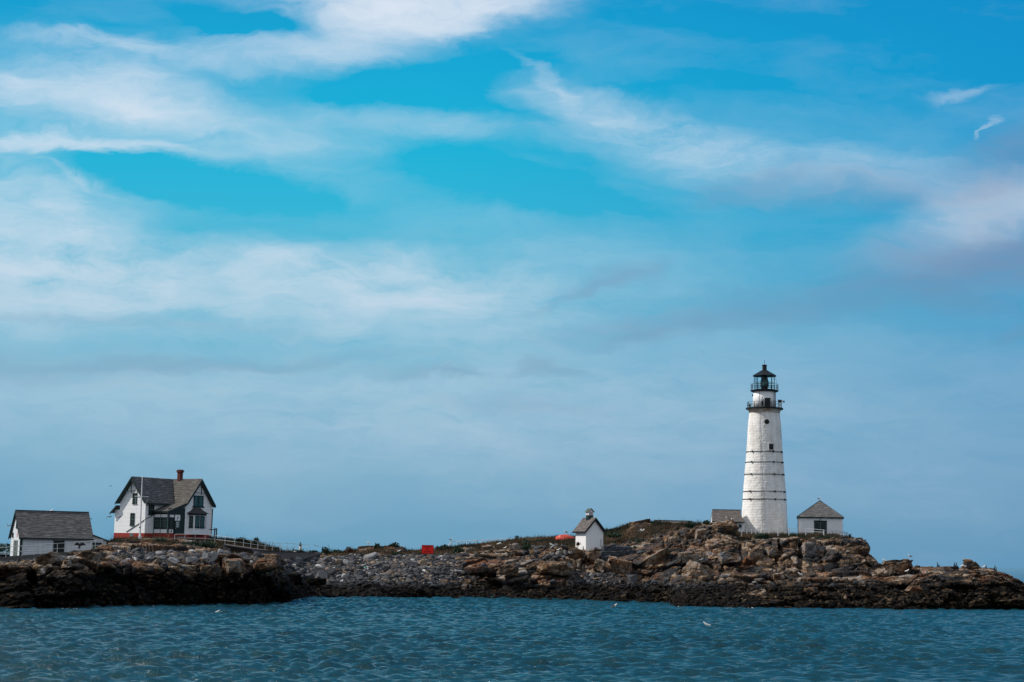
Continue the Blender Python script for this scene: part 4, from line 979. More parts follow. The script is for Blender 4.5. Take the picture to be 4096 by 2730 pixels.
window(BH, WT((-.02, 3.9, 2.1), (0, -1, 0), (-1, 0, 0)), .5, .5, .06, 1, 1, False)
a = M(); m_red = mat('red sign paint', f_paint((.62, .03, .03), .05, 0, .2))
for (y, z, w, h) in [(1.4, 2.6, .35, .5), (1.75, 2.05, .2, .5), (.55, 1.95, .25, .35)]: a.box(-.03, -.012, y-w/2, y+w/2, z, z+h)
a.build('red_marking', m_red, BH)
# lean-to at its right end
gl = M(); gl.ext([(LN, 1.4, -1.2), (LN, 4.6, -1.2), (LN, 4.6, 2.6), (LN, 1.4, 2.6)], (.01, 0, 0)); 
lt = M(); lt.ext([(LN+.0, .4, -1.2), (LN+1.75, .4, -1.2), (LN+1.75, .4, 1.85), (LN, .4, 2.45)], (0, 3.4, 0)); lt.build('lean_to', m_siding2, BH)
roofplane('lean_to_roof', [(LN+2.0, .2, 1.86), (LN+2.0, 4.0, 1.86), (LN, 4.0, 2.58), (LN, .2, 2.58)], .12, m_trim, BH)
window(BH, RW(LN+.72, .85, .38), 1.1, .8, .07, 2, 1, False)
M().box(LN+1.72, LN+1.86, .34, .52, -1.2, 1.78).build('corner_board', m_trim, BH)
M().tube([(LN+1.9, .3, -1), (LN+1.9, .3, 1.4)], .03, 5).build('conduit', m_trim, BH)
# boat ramp and its railing
def rail_run(name, label, pts_top, rail_h, mids, posts, m, D0, r=.03, pr=.03, cat='railing', extra=0.0, group=None):
    """pts_top: list of (px, py, D); posts: px list; heights in metres"""
    P3 = [P(*q) for q in pts_top]; xs = [q[0] for q in pts_top]
    root = thing(name, label, cat, P3[0]-Vector((0, 0, rail_h)), 0, group); o_ = Vector(root.location)
    def at(px):
        k = min(max(np.searchsorted(xs, px), 1), len(xs)-1); f = (px-xs[k-1])/(xs[k]-xs[k-1]); return P3[k-1].lerp(P3[k], f)
    M().tube([q-o_ for q in P3], r, 6).build('top_rail', m, root)
    for h in mids: M().tube([q-o_-Vector((0, 0, h)) for q in P3], r*.9, 6).build('mid_rail', m, root)
    for px in posts:
        q = at(px)-o_; M().tube([q-Vector((0, 0, rail_h+extra)), q+Vector((0, 0, .02))], pr, 6).build('post', m, root)
    return root
rail_run('ramp_railing', 'grey pipe railing along the sloping boat ramp in front of the boathouse', [(-180, 2204, 180), (0, 2191.5, 182), (90, 2184.5, 183), (200, 2176.5, 185), (300, 2170, 187), (366, 2164.5, 188.5), (412, 2160, 190)], 1.03, [.54], [-120, -50, 25, 90, 137, 163, 185, 208, 230, 275, 298, 340, 364, 382, 410], m_grail, 0, .028, .03)
rd = thing('boat_ramp', 'long sloping timber boat ramp deck on posts above the rocks', 'ramp', P(60, 2228, 183))
o_ = Vector(rd.location); A_ = P(-260, 2248, 179)-o_; B_ = P(395, 2199, 189.5)-o_
a = M(); a.ext([A_, B_, B_-Vector((0, 0, .16)), A_-Vector((0, 0, .16))], (.3, 2.2, 0)); a.build('deck', m_wood, rd)
a = M(); a.ext([A_-Vector((0, .05, .16)), B_-Vector((0, .05, .16)), B_-Vector((0, .05, .42)), A_-Vector((0, .05, .42))], (0, .16, 0)); a.build('beam', m_wood, rd)
for f in (.2, .36, .5, .62, .75):
    q = A_.lerp(B_, f); M().box(q.x-.12, q.x+.12, q.y+.1, q.y+.34, q.z-1.8, q.z-.3).build('support', m_wood, rd)
rail_run('path_railing', 'white pipe railing following the path down from the house', [(699, 2140, 221), (708, 2137.5, 221), (821, 2139, 221.5), (866, 2144, 222), (940, 2152, 220), (979, 2158, 220.5), (1032, 2165.5, 223), (1061, 2169.5, 226), (1091, 2172.5, 231.5), (1117, 2174, 236.3), (1120, 2177, 236.8)], .9, [.47], [699, 740, 781, 821, 860, 901, 940, 975, 1004, 1032, 1061, 1090, 1120], m_grail, 0, .026, .026, extra=.1)
rail_run('beach_railing', 'short white pipe railing at the lower end of the path', [(1123, 2172.5, 237.3), (1151, 2174, 240.5), (1179, 2176, 243.5), (1207, 2178.5, 245), (1235, 2181, 246)], .95, [.52], [1123, 1151, 1179, 1207, 1235], m_grail, 0, .026, .026, extra=.15)
rail_run('slope_fence', 'white wooden rail fence climbing the grass slope right of the red sign', [(1804, 2167.5, 262), (1834, 2167, 262), (1868, 2165, 262.5), (1902, 2162, 263), (1927, 2163, 263.5), (1954, 2161, 264), (1984, 2159, 264.5), (2028, 2157.5, 265), (2095, 2154, 266)], .72, [], [1804, 1834, 1868, 1902, 1927, 1954, 1984, 2028, 2070], m_wrail, 0, .045, .065, 'fence', extra=.2)
o = bpy.data.objects['slope_fence']; oo = Vector(o.location)
M().tube([P(1788, 2192, 261.5)-oo, P(1804, 2168, 262)-oo], .05, 6).build('brace', m_wrail, o)
# retaining wall
rw = [(893, 2178, 2212), (930, 2184, 2220), (1004, 2195, 2232), (1060, 2202, 2234), (1106, 2206.5, 2236), (1180, 2211, 2236), (1290, 2215, 2232)]
root = thing('retaining_wall', 'stained grey concrete retaining wall under the path railing', 'wall', P(1040, 2215, 216)); oo = Vector(root.location)
tp = [P(x, y, float(np.interp(x, [893, 1004, 1060, 1106, 1180, 1290], [217, 219.5, 225, 234, 242.5, 245.5]))) for x, y, _ in rw]
a = M(); a.ext([p-oo for p in tp]+[p-oo-Vector((0, 0, 2.6)) for p in tp[::-1]], (0, 1.1, 0)); a.build('wall', m_conc, root)
a = M(); a.ext([p-oo+Vector((0, -.05, .02)) for p in tp]+[p-oo+Vector((0, -.05, -.10)) for p in tp[::-1]], (0, 4.0, 0)); a.build('coping', m_conc, root)
# ================================================================== red sign
SG = thing('warning_sign', 'large red government property sign on two grey posts at the top of the beach', 'sign', P(1710.5, 2226, 246)); sgo = Vector(SG.location)
c1 = P(1686, 2216, 246)-sgo; c2 = P(1735, 2181.5, 246)-sgo; w_ = c2.x-c1.x; h_ = c2.z-c1.z
def rrect(x0, x1, z0, z1, r, y, n=5):
    pts = []
    for (cx, cz, a0) in [(x1-r, z1-r, 0), (x0+r, z1-r, 90), (x0+r, z0+r, 180), (x1-r, z0+r, 270)]:
        for k in range(n+1): t_ = R(a0+90*k/n); pts.append((cx+r*math.cos(t_), y, cz+r*math.sin(t_)))
    return pts
M().ext(rrect(c1.x, c2.x, c1.z, c2.z, .09, -.05), (0, .05, 0)).build('border', mat('dark red edge', f_paint((.10, .004, .006), .03, 0, .1)), SG)
M().ext(rrect(c1.x+.05, c2.x-.05, c1.z+.05, c2.z-.05, .06, -.062), (0, .01, 0)).build('panel', mat('bright red sign face', f_paint((.88, .018, .006), .03, 0, .12, .55)), SG)
for x in (c1.x+.11, c2.x-.16): M().box(x-.05, x+.05, 0, .09, -.5, c2.z-.1).build('post', m_grail, SG)
m_txt = mat('dark lettering', f_paint((.10, .003, .004), .01, 0, .05))
def letters(txt, size, x, z, y, parent, m, sx_=1.0, name='lettering'):
    cu = bpy.data.curves.new(name, 'FONT'); cu.body = txt; cu.size = size; cu.align_x = 'CENTER'; cu.extrude = .003; cu.offset = .006
    o = bpy.data.objects.new(name, cu); COL.objects.link(o)
    me = bpy.data.meshes.new_from_object(o.evaluated_get(bpy.context.evaluated_depsgraph_get())); bpy.data.objects.remove(o)
    me.materials.append(m) if not me.materials else None
    me.name = name; n = bpy.data.objects.new(name, me); COL.objects.link(n); n.parent = parent; n.location = (x, y, z); n.rotation_euler = (R(90), 0, 0); n.scale = (sx_, 1, 1)
    return n
cxm = (c1.x+c2.x)/2; hh_ = h_/100
letters('U.S. GOVERNMENT', .155, cxm, c1.z+h_*.79, -.07, SG, m_txt, .92); letters('PROPERTY', .14, cxm-.03, c1.z+h_*.635, -.07, SG, m_txt); letters('NO', .15, cxm, c1.z+h_*.43, -.07, SG, m_txt); letters('TRESPASSING', .155, cxm, c1.z+h_*.245, -.07, SG, m_txt, .95)
a = M(); 
for k in range(14):
    x = c1.x+.24+k*.092; 
    if k != 6: a.box(x, x+.07, -.068, -.06, c1.z+h_*.12, c1.z+h_*.155)
a.build('lettering', m_txt, SG)
# ================================================================== lighthouse
LD = 287.0; LB = P(3058, 2137, LD)
LH = thing('lighthouse', 'tall white stone lighthouse with black lantern room and dark iron bands', 'lighthouse', LB)
zz_ = lambda y: P(3056, y, LD).z-LB.z
mpp = LD/FPX
prof = [(3.80, -1.0), (3.76, 0), (3.60, zz_(2042)), (3.42, zz_(1967.6)), (2.92, zz_(1808.8)), (2.63, zz_(1690.5)), (2.46, zz_(1655))]
def rad(z):
    return float(np.interp(z, [q[1] for q in prof], [q[0] for q in prof]))
# stone courses as real relief
nth, z1 = 300, zz_(1655); dz = .085; nz = int((z1+1)/dz)
th_ = np.linspace(0, 2*math.pi, nth, endpoint=False); zv = np.linspace(-1, z1, nz)
TH, ZV = np.meshgrid(th_, zv)
rr_ = np.interp(ZV, [q[1] for q in prof], [q[0] for q in prof])
course = np.floor(ZV/.42+ .18*np.sin(TH*2)).astype(np.int64); 
ub = TH*rr_/ .75+_h(course, course*0, course*0, 3)*7; ib = np.floor(ub).astype(np.int64)
fz = (ZV/.42+.18*np.sin(TH*2))-course; fu = ub-ib
edge = np.minimum(np.minimum(fz, 1-fz)*.42, np.minimum(fu, 1-fu)*.75)
jit = (_h(course, ib, ib*0+5, 9)-.5)
relief = np.clip(edge/.09, 0, 1)*.026+jit*.030+fbm(np.stack([rr_*np.cos(TH), rr_*np.sin(TH), ZV], -1)*1.6, 77, 3)*.03
amp_z = np.interp(ZV, [0, 14, z1], [1, .8, .45])
rr2 = rr_+(relief-.03)*amp_z
VV = np.stack([rr2*np.cos(TH), rr2*np.sin(TH), ZV], -1).reshape(-1, 3)
a_ = np.arange(nz*nth).reshape(nz, nth); b_ = np.roll(a_, -1, 1)
FF = np.stack([a_[:-1], b_[:-1], b_[1:], a_[1:]], -1).reshape(-1, 4)
def f_tower(t, b):
    c_ = oc(t); n = t.noise(t.map(c_, sc=(1.2, 1.2, .22)), 1.0, 5, .65); n2 = t.noise(c_, 2.2, 5, .7)
    col = t.mix(t.rng(n, .46, .74, 0, .75), (.80, .79, .77), (.52, .48, .42)); col = t.mix(t.rng(n2, .50, .78, 0, .6), col, (.46, .44, .42))
    col = t.mix(t.rng(t.noise(c_, .35, 3), .56, .7, 0, .3), col, (.45, .40, .34))
    t.l.new(col, b.inputs['Base Color']); b.inputs['Roughness'].default_value = .8; bump(t, b, n2, .5, .05)
m_tower = mat('whitewashed granite', f_tower)
o = np_mesh('tower', VV, FF, m_tower); o.parent = LH
def f_flare(t, b):
    c_ = oc(t); n = t.noise(t.map(c_, sc=(1.4, 1.4, 3)), 1.1, 4, .65); n2 = t.noise(c_, 4, 4, .7)
    col = t.mix(t.rng(n, .42, .6), (.58, .55, .50), (.34, .20, .11)); col = t.mix(t.rng(n2, .4, .7, 0, .7), col, (.25, .25, .24))
    t.l.new(col, b.inputs['Base Color']); b.inputs['Roughness'].default_value = .8
zd = zz_(1633.5)
M().lathe([(2.46, z1), (2.50, z1+.05), (2.47, z1+.10), (2.52, z1+.28), (2.60, z1+.45), (2.72, zd-.32), (2.80, zd-.23)], 64).build('cornice', mat('rust stained cornice', f_flare), LH, True)
M().lathe([(2.78, zd-.24), (3.0, zd-.24), (3.02, zd), (2.9, zd+.02), (1.0, zd+.02)], 64).build('gallery_deck', m_black, LH)
zu = zz_(1566); 
M().lathe([(1.86, zd), (1.86, zd+1.4), (1.84, zu-.02)], 64).build('watch_room', m_white, LH, True)
M().lathe([(1.8, zu-.16), (2.1, zu-.10), (2.26, zu+.02), (2.28, zu+.12), (1.5, zu+.14)], 64).build('lantern_deck', m_black, LH)
# railings
def ring_rail(Rr, z0, hs, n, r, pr, a0=0, name='gallery_railing', top=0):
    g = M()
    for h in hs: g.ring(Rr, z0+h, r, 64)
    o = g.build(name, m_black, LH)
    for k in range(n):
        t_ = a0+2*math.pi*k/n; M().tube([(Rr*math.cos(t_), Rr*math.sin(t_), z0), (Rr*math.cos(t_), Rr*math.sin(t_), z0+max(hs)+top)], pr, 6).build('post', m_black, o)
    return o
ring_rail(2.74, zd, (.48, .92), 12, .024, .05, R(15), top=.04)
ring_rail(2.2, zu+.12, (.36, .7, 1.0), 10, .024, .045, R(18), 'lantern_railing', .04)
# lantern
zl0, zl1 = zu+.12, zz_(1503)
M().lathe([(1.6, zl0), (1.6, zl0+.16), (1.5, zl0+.18)], 12).build('lantern_sill', m_black, LH)
mb_ = M(); RL = 1.62; NL = 12
for k in range(NL):
    t_ = R(9)+2*math.pi*k/NL; x, y = RL*math.cos(t_), RL*math.sin(t_); mb_.tube([(x, y, zl0), (x, y, zl1+.05)], .045, 5)
for h in (0.62, 1.25): mb_.ring(RL, zl0+h, .03, NL, 4)
mb_.ring(RL, zl1, .06, 48, 5); mb_.build('lantern_frame', m_black, LH)
M().lathe([(RL-.05, zl0+.18), (RL-.05, zl1-.02)], 12, cap=False, a0=R(9)).build('lantern_glass', m_clear, LH)
zr0 = zz_(1504); zr1 = zz_(1482.5)
M().lathe([(1.5, zr0-.06), (1.93, zr0-.10), (1.95, zr0-.02), (1.55, zr0+.22), (.9, zr0+.58), (.40, zr1), (.30, zr1+.02)], 12, a0=R(9)).build('lantern_roof', m_black, LH)
rb = M()
for k in range(12):
    t_ = R(9)+2*math.pi*k/12; rb.tube([(1.93*math.cos(t_), 1.93*math.sin(t_), zr0), (1.55*math.cos(t_), 1.55*math.sin(t_), zr0+.24), (.42*math.cos(t_), .42*math.sin(t_), zr1+.02)], .022, 4)
rb.build('roof_rib', m_trim, LH)
zv0 = zz_(1464)
M().lathe([(.36, zr1-.02), (.36, zv0), (.43, zv0+.04), (.43, zv0+.12), (.1, zv0+.2)], 20).build('vent_stack', m_black, LH)
M().tube([(0, 0, zv0+.1), (0, 0, zz_(1441))], .028, 5).build('lightning_rod', m_black, LH)
zc = zl0
ls = M().lathe([(.35, zc+.1), (.45, zc+.35), (.60, zc+.5), (.68, zc+.75), (.70, zc+1.2), (.64, zc+1.55), (.50, zc+1.95), (.32, zc+2.3), (.15, zc+2.45)], 16).build('lens', m_lens, LH, True)
M().lathe([(.5, zc), (.5, zc+.2), (.3, zc+.3)], 16).build('lens_pedestal', m_black, ls)
st_b = M()
for k in (R(196), R(344), R(150), R(30)):
    st_b.tube([(1.75*math.cos(k), 1.75*math.sin(k), zr0-.1), (2.15*math.cos(k), 2.15*math.sin(k), zl0+.1)], .018, 4)
st_b.build('roof_stay', m_black, LH)
# doors, windows: placed on the wall facing the boat (angle -90 deg)
def onwall(px, R_):
    s = (px-3056.5)*mpp/R_; return math.asin(max(-1, min(1, s)))-math.pi/2
def WTang(an, R_, z): return WT((R_*math.cos(an), R_*math.sin(an), z), (-math.sin(an), math.cos(an), 0), (math.cos(an), math.sin(an), 0))
dT = WTang(onwall(3062.3, 1.86), 1.80, zd)
d = M().box(-.45, .45, -.1, .10, 0, 1.42, dT).build('gallery_door', m_black, LH)
M().box(-.5, .5, -.1, .16, 1.42, 1.5, dT).build('lintel', m_black, d)
M().blob((0, 0, 0), (.03, .03, .03), dT @ Matrix.Translation((.07, .12, .5))).build('handle', m_wrail, d)
lt_ = M(); an = onwall(3092, 1.95); 
for s in (-.19, .19): lt_.tube([WTang(an, 1.98, zd) @ Vector((s, 0, 0)), WTang(an, 1.98, zd) @ Vector((s, 0, zu-zd+.1))], .03, 5)
for k in range(9): lt_.tube([WTang(an, 1.98, zd) @ Vector((-.19, 0, .25+k*.3)), WTang(an, 1.98, zd) @ Vector((.19, 0, .25+k*.3))], .018, 4)
lt_.build('ladder', m_black, LH)
zp = zz_(1692.5); rp = rad(zp); an = onwall(3056.4, rp); Tp = WTang(an, rp-.08, zp)
M().add([Tp @ Vector((.40*math.cos(k*.2618), y, .40*math.sin(k*.2618))) for y in (0, .14) for k in range(24)], [tuple(range(24)), tuple(range(47, 23, -1))]+[(k, (k+1) % 24, 24+(k+1) % 24, 24+k) for k in range(24)]).build('round_window', m_black, LH)
zp = zz_(1804.5); rp = rad(zp); Tp = WTang(onwall(3072.5, rp), rp+.0, zp)
w = M(); w.box(-.5, -.37, -.1, .10, -.06, 1.08, Tp).box(.37, .5, -.1, .10, -.06, 1.08, Tp).box(-.37, .37, -.1, .10, .96, 1.08, Tp).box(-.37, .37, -.1, .10, -.06, .04, Tp)
w = w.build('window', mat('grey stone surround', f_paint((.60, .60, .60), .05, 0, .3)), LH)
M().box(-.37, .37, -.05, .055, .04, .96, Tp).build('pane', m_black, w)
for y in (1810, 1851.5, 1900, 1968.5, 1999.5):
    z = zz_(y); r_ = rad(z)
    bd = M(); bd.lathe([(r_+.02, z-.075), (r_+.06, z-.075), (r_+.06, z-.03), (r_+.02, z-.03)], 72, cap=False).lathe([(r_+.02, z+.03), (r_+.055, z+.03), (r_+.055, z+.06), (r_+.02, z+.06)], 72, cap=False)
    bd = bd.build('iron_band', mat('dark iron band', f_paint((.055, .048, .042), .1, 0, .3, .7)) if y == 1810 else bpy.data.materials['dark iron band'], LH)
    for s in (-.84, .35, .97): 
        an = s-math.pi/2; M().box(-.10, .10, 0, .16, -.14, .12, WTang(an, r_+.04, z)).build('clamp', m_black, bd)
cbp = []
for (x, y) in [(3031, 1567), (3029, 1600), (3027.5, 1628)]: r_ = 1.9; cbp.append(WTang(onwall(x, r_), r_, zz_(y)) @ Vector((0, 0, 0)))
M().tube(cbp, .018, 4).build('cable', m_black, LH)
cbp = []
for (x, y) in [(3031.5, 1658), (3029, 1680), (3028.5, 1760), (3030, 1850), (3031.5, 1960), (3033.5, 2000), (3034.5, 2080), (3036, 2134)]:
    z = zz_(y); r_ = rad(z)+.06; cbp.append(WTang(onwall(x, r_), r_, z) @ Vector((0, 0, 0)))
M().tube(cbp, .022, 4).build('cable', mat('grey cable', f_paint((.22, .21, .20), .1, 0, .3)), LH)
M().box(-2.02, -1.8, -.12, .12, zz_(1586), zz_(1579)).build('vent_box', m_black, LH)
# fog detector and small instruments standing on the gallery
q = LB+Vector((2.35, -.9, zd+.02)); FG = thing('fog_sensor', 'dark fog sensor with twin eyepieces on a white post on the lighthouse gallery', 'sensor', q)
M().box(-.14, .14, -.12, .12, 0, .85).build('post', m_wrail, FG)
M().add([(-.32, -.15, 1.3), (.32, -.15, 1.3), (.2, -.15, .85), (-.2, -.15, .85), (-.32, .15, 1.3), (.32, .15, 1.3), (.2, .15, .85), (-.2, .15, .85)], [(0, 1, 2, 3), (7, 6, 5, 4), (0, 4, 5, 1), (1, 5, 6, 2), (2, 6, 7, 3), (3, 7, 4, 0)]).build('hood', m_trim, FG)
M().blob((.38, -.05, 1.08), (.2, .12, .16)).build('eyepiece', m_wrail, FG); M().blob((.66, -.05, 1.0), (.12, .12, .2)).build('eyepiece', m_black, FG)
M().box(.2, .6, -.02, .02, .98, 1.04).build('arm', m_black, FG)
q = LB+Vector((-2.5, -.3, zd+.02)); IG = thing('gallery_lamp', 'small dark lamp on a pale bracket at the left edge of the lighthouse gallery', 'lamp', q)
M().box(-.05, .2, -.06, .06, 0, .22).build('bracket', m_wrail, IG); M().blob((.05, -.02, .38), (.14, .12, .2)).build('lamp_body', m_black, IG); M().tube([(-.42, 0, .36), (0, 0, .36)], .03, 5).build('arm', m_black, IG)
# person on the gallery --------------------------------------------------
PB = LB+Vector(((3040-3056.5)*mpp, -2.2, zd+.025))
m_skin = mat('skin', f_paint((.42, .24, .17), .02, 0, .05)); m_shirt = mat('light blue shirt', f_paint((.40, .50, .60), .05, 0, .1)); m_trou = mat('dark trousers', f_paint((.012, .012, .016), .05, 0, .1)); m_hat = mat('dark cap', f_paint((.015, .014, .014), .05, 0, .1))
def skin_body(name, verts, edges, radii, m, parent=None, sub=2, loc=(0, 0, 0), rz=0):
    me = bpy.data.meshes.new(name); me.from_pydata(verts, edges, []); o = bpy.data.objects.new(name, me); COL.objects.link(o)
    o.modifiers.new('s', 'SKIN'); sk = me.skin_vertices[0].data
    for i, r_ in enumerate(radii): sk[i].radius = (r_, r_) if not isinstance(r_, tuple) else r_; sk[i].use_root = (i == 0)
    o.modifiers.new('u', 'SUBSURF').levels = sub; o.modifiers['u'].render_levels = sub
    ev = bpy.data.meshes.new_from_object(o.evaluated_get(bpy.context.evaluated_depsgraph_get()))
    bpy.data.objects.remove(o); ev.name = name; ev.materials.clear(); ev.materials.append(m)
    ev.polygons.foreach_set('use_smooth', [True]*len(ev.polygons))
    n = bpy.data.objects.new(name, ev); COL.objects.link(n); n.location = loc; n.rotation_euler = (0, 0, rz)
    if parent: n.parent = parent
    return n
sc_ = .90
S_ = lambda L: [tuple(np.array(q)*sc_) for q in L]
bv = S_([(0,0,.95),(0,0,1.15),(0,0,1.38),(0,0,1.48),(0,-.01,1.55),(0,-.01,1.66),(0,-.01,1.74), (.17,0,1.38),(.25,-.02,1.12),(.20,-.22,1.02),(.17,-.32,1.0), (-.17,0,1.38),(-.25,-.02,1.12),(-.20,-.22,1.02),(-.17,-.32,1.0), (.09,0,.88),(.10,-.02,.48),(.10,0,.08),(.11,-.14,.03), (-.09,0,.88),(-.10,-.02,.48),(-.10,.02,.08),(-.11,-.12,.03)])
be_ = [(0,1),(1,2),(2,3),(3,4),(4,5),(5,6),(2,7),(7,8),(8,9),(9,10),(2,11),(11,12),(12,13),(13,14),(0,15),(15,16),(16,17),(17,18),(0,19),(19,20),(20,21),(21,22)]
br_ = [.13,.12,.14,.06,.055,.095,.07,.06,.045,.035,.03,.06,.045,.035,.03,.09,.06,.04,.035,.09,.06,.04,.035]
pe = skin_body('person', bv, be_, [r*sc_ for r in br_], m_skin, loc=PB)
setp(pe, 'person in a light blue shirt, dark trousers and a cap standing on the lighthouse gallery', 'person')
skin_body('shirt', [bv[i] for i in (1,2,3,7,8,11,12,0)], [(0,1),(1,2),(1,3),(3,4),(1,5),(5,6),(0,7)], [.15,.155,.07,.08,.062,.08,.062,.14], m_shirt, pe)
skin_body('trousers', [bv[i] for i in (0,15,16,17,19,20,21)], [(0,1),(1,2),(2,3),(0,4),(4,5),(5,6)], [.135,.10,.075,.058,.10,.075,.058], m_trou, pe)
cp = M().blob((0, -.01, 1.58), (.10, .11, .06)); cp.box(-.08, .08, -.20, -.06, 1.565, 1.58); cp.build('cap', m_hat, pe)
hd = M(); hd.blob((0, -.105, 1.47), (.014, .02, .02)).blob((.095, -.01, 1.48), (.012, .02, .03)).blob((-.095, -.01, 1.48), (.012, .02, .03)); hd.build('face_features', m_skin, pe)
# ================================================================== entry building beside the tower
EB = thing('entry_building', 'low white entry building with a brown shingled roof joined to the left of the lighthouse', 'building', P(2862, 2127, 283)); eo = Vector(EB.location)
e = lambda x, y, D=283: P(x, y, D)-eo
wl0, wl1 = e(2856, 2128), e(2981, 2130); ze_ = e(2900, 2088).z; yr = 2.2
w = M(); w.box(wl0.x, wl1.x-.1, 0, 4.4, -1.5, ze_); w.build('wall', m_white, EB)
a0, a1 = e(2847.5, 2086, 282.6), e(2849, 2040, 285.2)
pts = [e(2847.5, 2086, 282.5), e(2979, 2089, 282.5), e(2977, 2083, 282.8), e(2969, 2069, 283.5), e(2964.5, 2055, 284.3), e(2963.5, 2041, 285.2), e(2849, 2039.5, 285.2)]
zpl = lambda y: pts[0].z+(y-pts[0].y)*(pts[-1].z-pts[0].z)/(pts[-1].y-pts[0].y)
for p_ in pts: p_.z = zpl(p_.y)
roofplane('roof', pts, .12, m_shing3, EB)
bk_ = [pts[-1], pts[-2], Vector((pts[-2].x, pts[-2].y+2.7, pts[0].z)), Vector((pts[-1].x, pts[-1].y+2.7, pts[0].z))]
roofplane('roof', bk_, .12, m_shing3, EB)
w = M(); w.box(pts[0].x-.03, pts[1].x+.02, pts[0].y-.1, pts[0].y-.01, ze_-.12, pts[0].z-.0).box(pts[-1].x, pts[-2].x, pts[-1].y-.07, pts[-1].y+.07, pts[-1].z-.02, pts[-1].z+.07)
w.build('fascia', m_trim, EB)
M().ext([(wl0.x, 0, ze_), (wl0.x, 4.4, ze_), (wl0.x, 2.2, pts[-1].z-.15)], (wl1.x-wl0.x-.6, 0, 0)).build('attic', m_white, EB)
p0, p1 = e(2933, 2127), e(2947, 2092); M().box(p0.x, p1.x, -.03, .1, p0.z, p1.z).build('doorway', m_black, EB)
p0, p1 = e(2955, 2109), e(2966, 2098.5); window(EB, WT(((p0.x+p1.x)/2, -.02, p0.z), (1, 0, 0), (0, -1, 0)), p1.x-p0.x, p1.z-p0.z, .05, 1, 1, False)
p0, p1 = e(2962, 2119.5), e(2968.5, 2111.5); M().box(p0.x, p1.x, -.14, .0, p0.z, p1.z).build('meter_box', m_black, EB)
M().box(p0.x-3, wl1.x+.8, -.35, .0, e(2960, 2131).z, e(2960, 2128).z).build('step', m_conc, EB)
# ================================================================== square building with pyramid roof
FB = thing('fog_signal_building', 'square white building with a dark pyramid roof right of the lighthouse', 'building', P(3193, 2136, 277), R(-9)); fo = Vector(FB.location)
g = lambda x, y, D=276: P(x, y, D)-fo
x0, x1 = 0.0, 6.78; zt = g(3279, 2073).z; ww = x1-x0
M().box(x0, x1, 0, ww, -1.5, zt).build('wall', m_white, FB)
zz1 = g(3279, 2068.5).z; oh = .2; za = g(3279, 2002, 279.5).z
c_ = ((x0+x1)/2, ww/2, za); cn = [(x0-oh, -oh, zz1), (x1+oh, -oh, zz1), (x1+oh, ww+oh, zz1), (x0-oh, ww+oh, zz1)]
for i in range(4): roofplane('roof', [cn[i], cn[(i+1) % 4], c_], .10, m_shing, FB)
M().box(x0-oh-.02, x1+oh+.02, -oh-.04, ww+oh, zt-.02, zz1-.02).build('fascia', m_trim, FB)
hp = M()
for i in range(4): hp.tube([cn[i], c_], .05, 5)
hp.build('hip_ridge', m_trim, FB)
d0, d1 = g(3254, 2134), g(3304, 2089); d0.x, d1.x = 2.42, 4.37; dt = g(3279, 2082.5).z
df = M(); df.box(d0.x-.03, d1.x+.03, -.06, .02, d1.z, dt).box(d0.x, d0.x+.1, -.05, .02, -1, d1.z).box(d1.x-.1, d1.x, -.05, .02, -1, d1.z); df.build('door_frame', m_trim, FB)
xm = (d0.x+d1.x)/2; m_door = mat('dark green door', f_paint((.03, .045, .048), .1, 0, .3))
for (xa, xb) in ((d0.x+.1, xm-.01), (xm+.01, d1.x-.1)):
    d = M().box(xa, xb, -.03, .02, -1, d1.z).build('door', m_door, FB); M().box(xa+.16, xb-.16, -.04, -.031, .7, d1.z-.3).build('door_panel', m_muntin if False else m_trim, d)
lp = M().box(xm-.13, xm+.13, -.16, -.0, dt-.02, dt+.17).build('door_light', m_black, FB); M().blob((xm, -.18, dt+.03), (.05, .04, .09)).build('bulb', m_panel, lp)
M().tube([(x0-oh, -.12, zt+.0), (x0-.05, -.08, zt-.25), (x0-.05, -.08, -1)], .05, 5).build('downspout', m_trim, FB)
h = M(); h.tube([(x0, .3, 1.25), (x0-.14, .3, 1.25), (x0-.14, .3, 1.05)], .03, 4).tube([(x1, .5, 1.38), (x1+.2, .5, 1.38)], .04, 4).tube([(x1, .5, 1.05), (x1+.1, .5, 1.05)], .03, 4); h.build('wall_bracket', m_black, FB)
PT = thing('picnic_table', 'small white legged table at the right corner of the pyramid roofed building', 'table', P(3372, 2150, 262))
tb_ = M().box(-.55, .7, -.35, .45, .62, .68).build('table_top', m_wood, PT)
for (x, y) in ((-.45, -.3), (.55, -.3), (-.45, .35), (.55, .35)): M().box(x-.04, x+.04, y-.04, y+.04, -.3, .62).build('leg', m_wrail, PT)
M().box(-.5, .6, -.32, -.28, .1, .18).build('stretcher', m_wrail, PT)
# ================================================================== low building behind the knoll
LW_ = thing('low_building', 'low grey shingled roof showing behind the grassy knoll left of the lighthouse', 'building', P(2705, 2100, 276)); lo = Vector(LW_.location)
p0, p1 = P(2618, 2100, 275)-lo, P(2802, 2105, 275)-lo; zt = (P(2700, 2084, 278)-lo).z
roofplane('roof', [(p0.x, 0, p0.z-1.2), (p1.x, 0, p0.z-1.2), (p1.x-.9, 3.4, zt), (p0.x+.3, 3.4, zt+.05)], .15, m_shing3, LW_)
roofplane('roof', [(p1.x, 6.8, p0.z-1.2), (p0.x, 6.8, p0.z-1.2), (p0.x+.3, 3.4, zt+.05), (p1.x-.9, 3.4, zt)], .15, m_shing3, LW_)
M().box(p0.x+.2, p1.x-.2, .3, 6.5, -3.5, p0.z-1.25).build('wall', m_white, LW_)
M().tube([(p0.x+.3, 3.4, zt+.05), (p1.x-.9, 3.4, zt)], .09, 5).build('ridge_cap', m_trim, LW_)
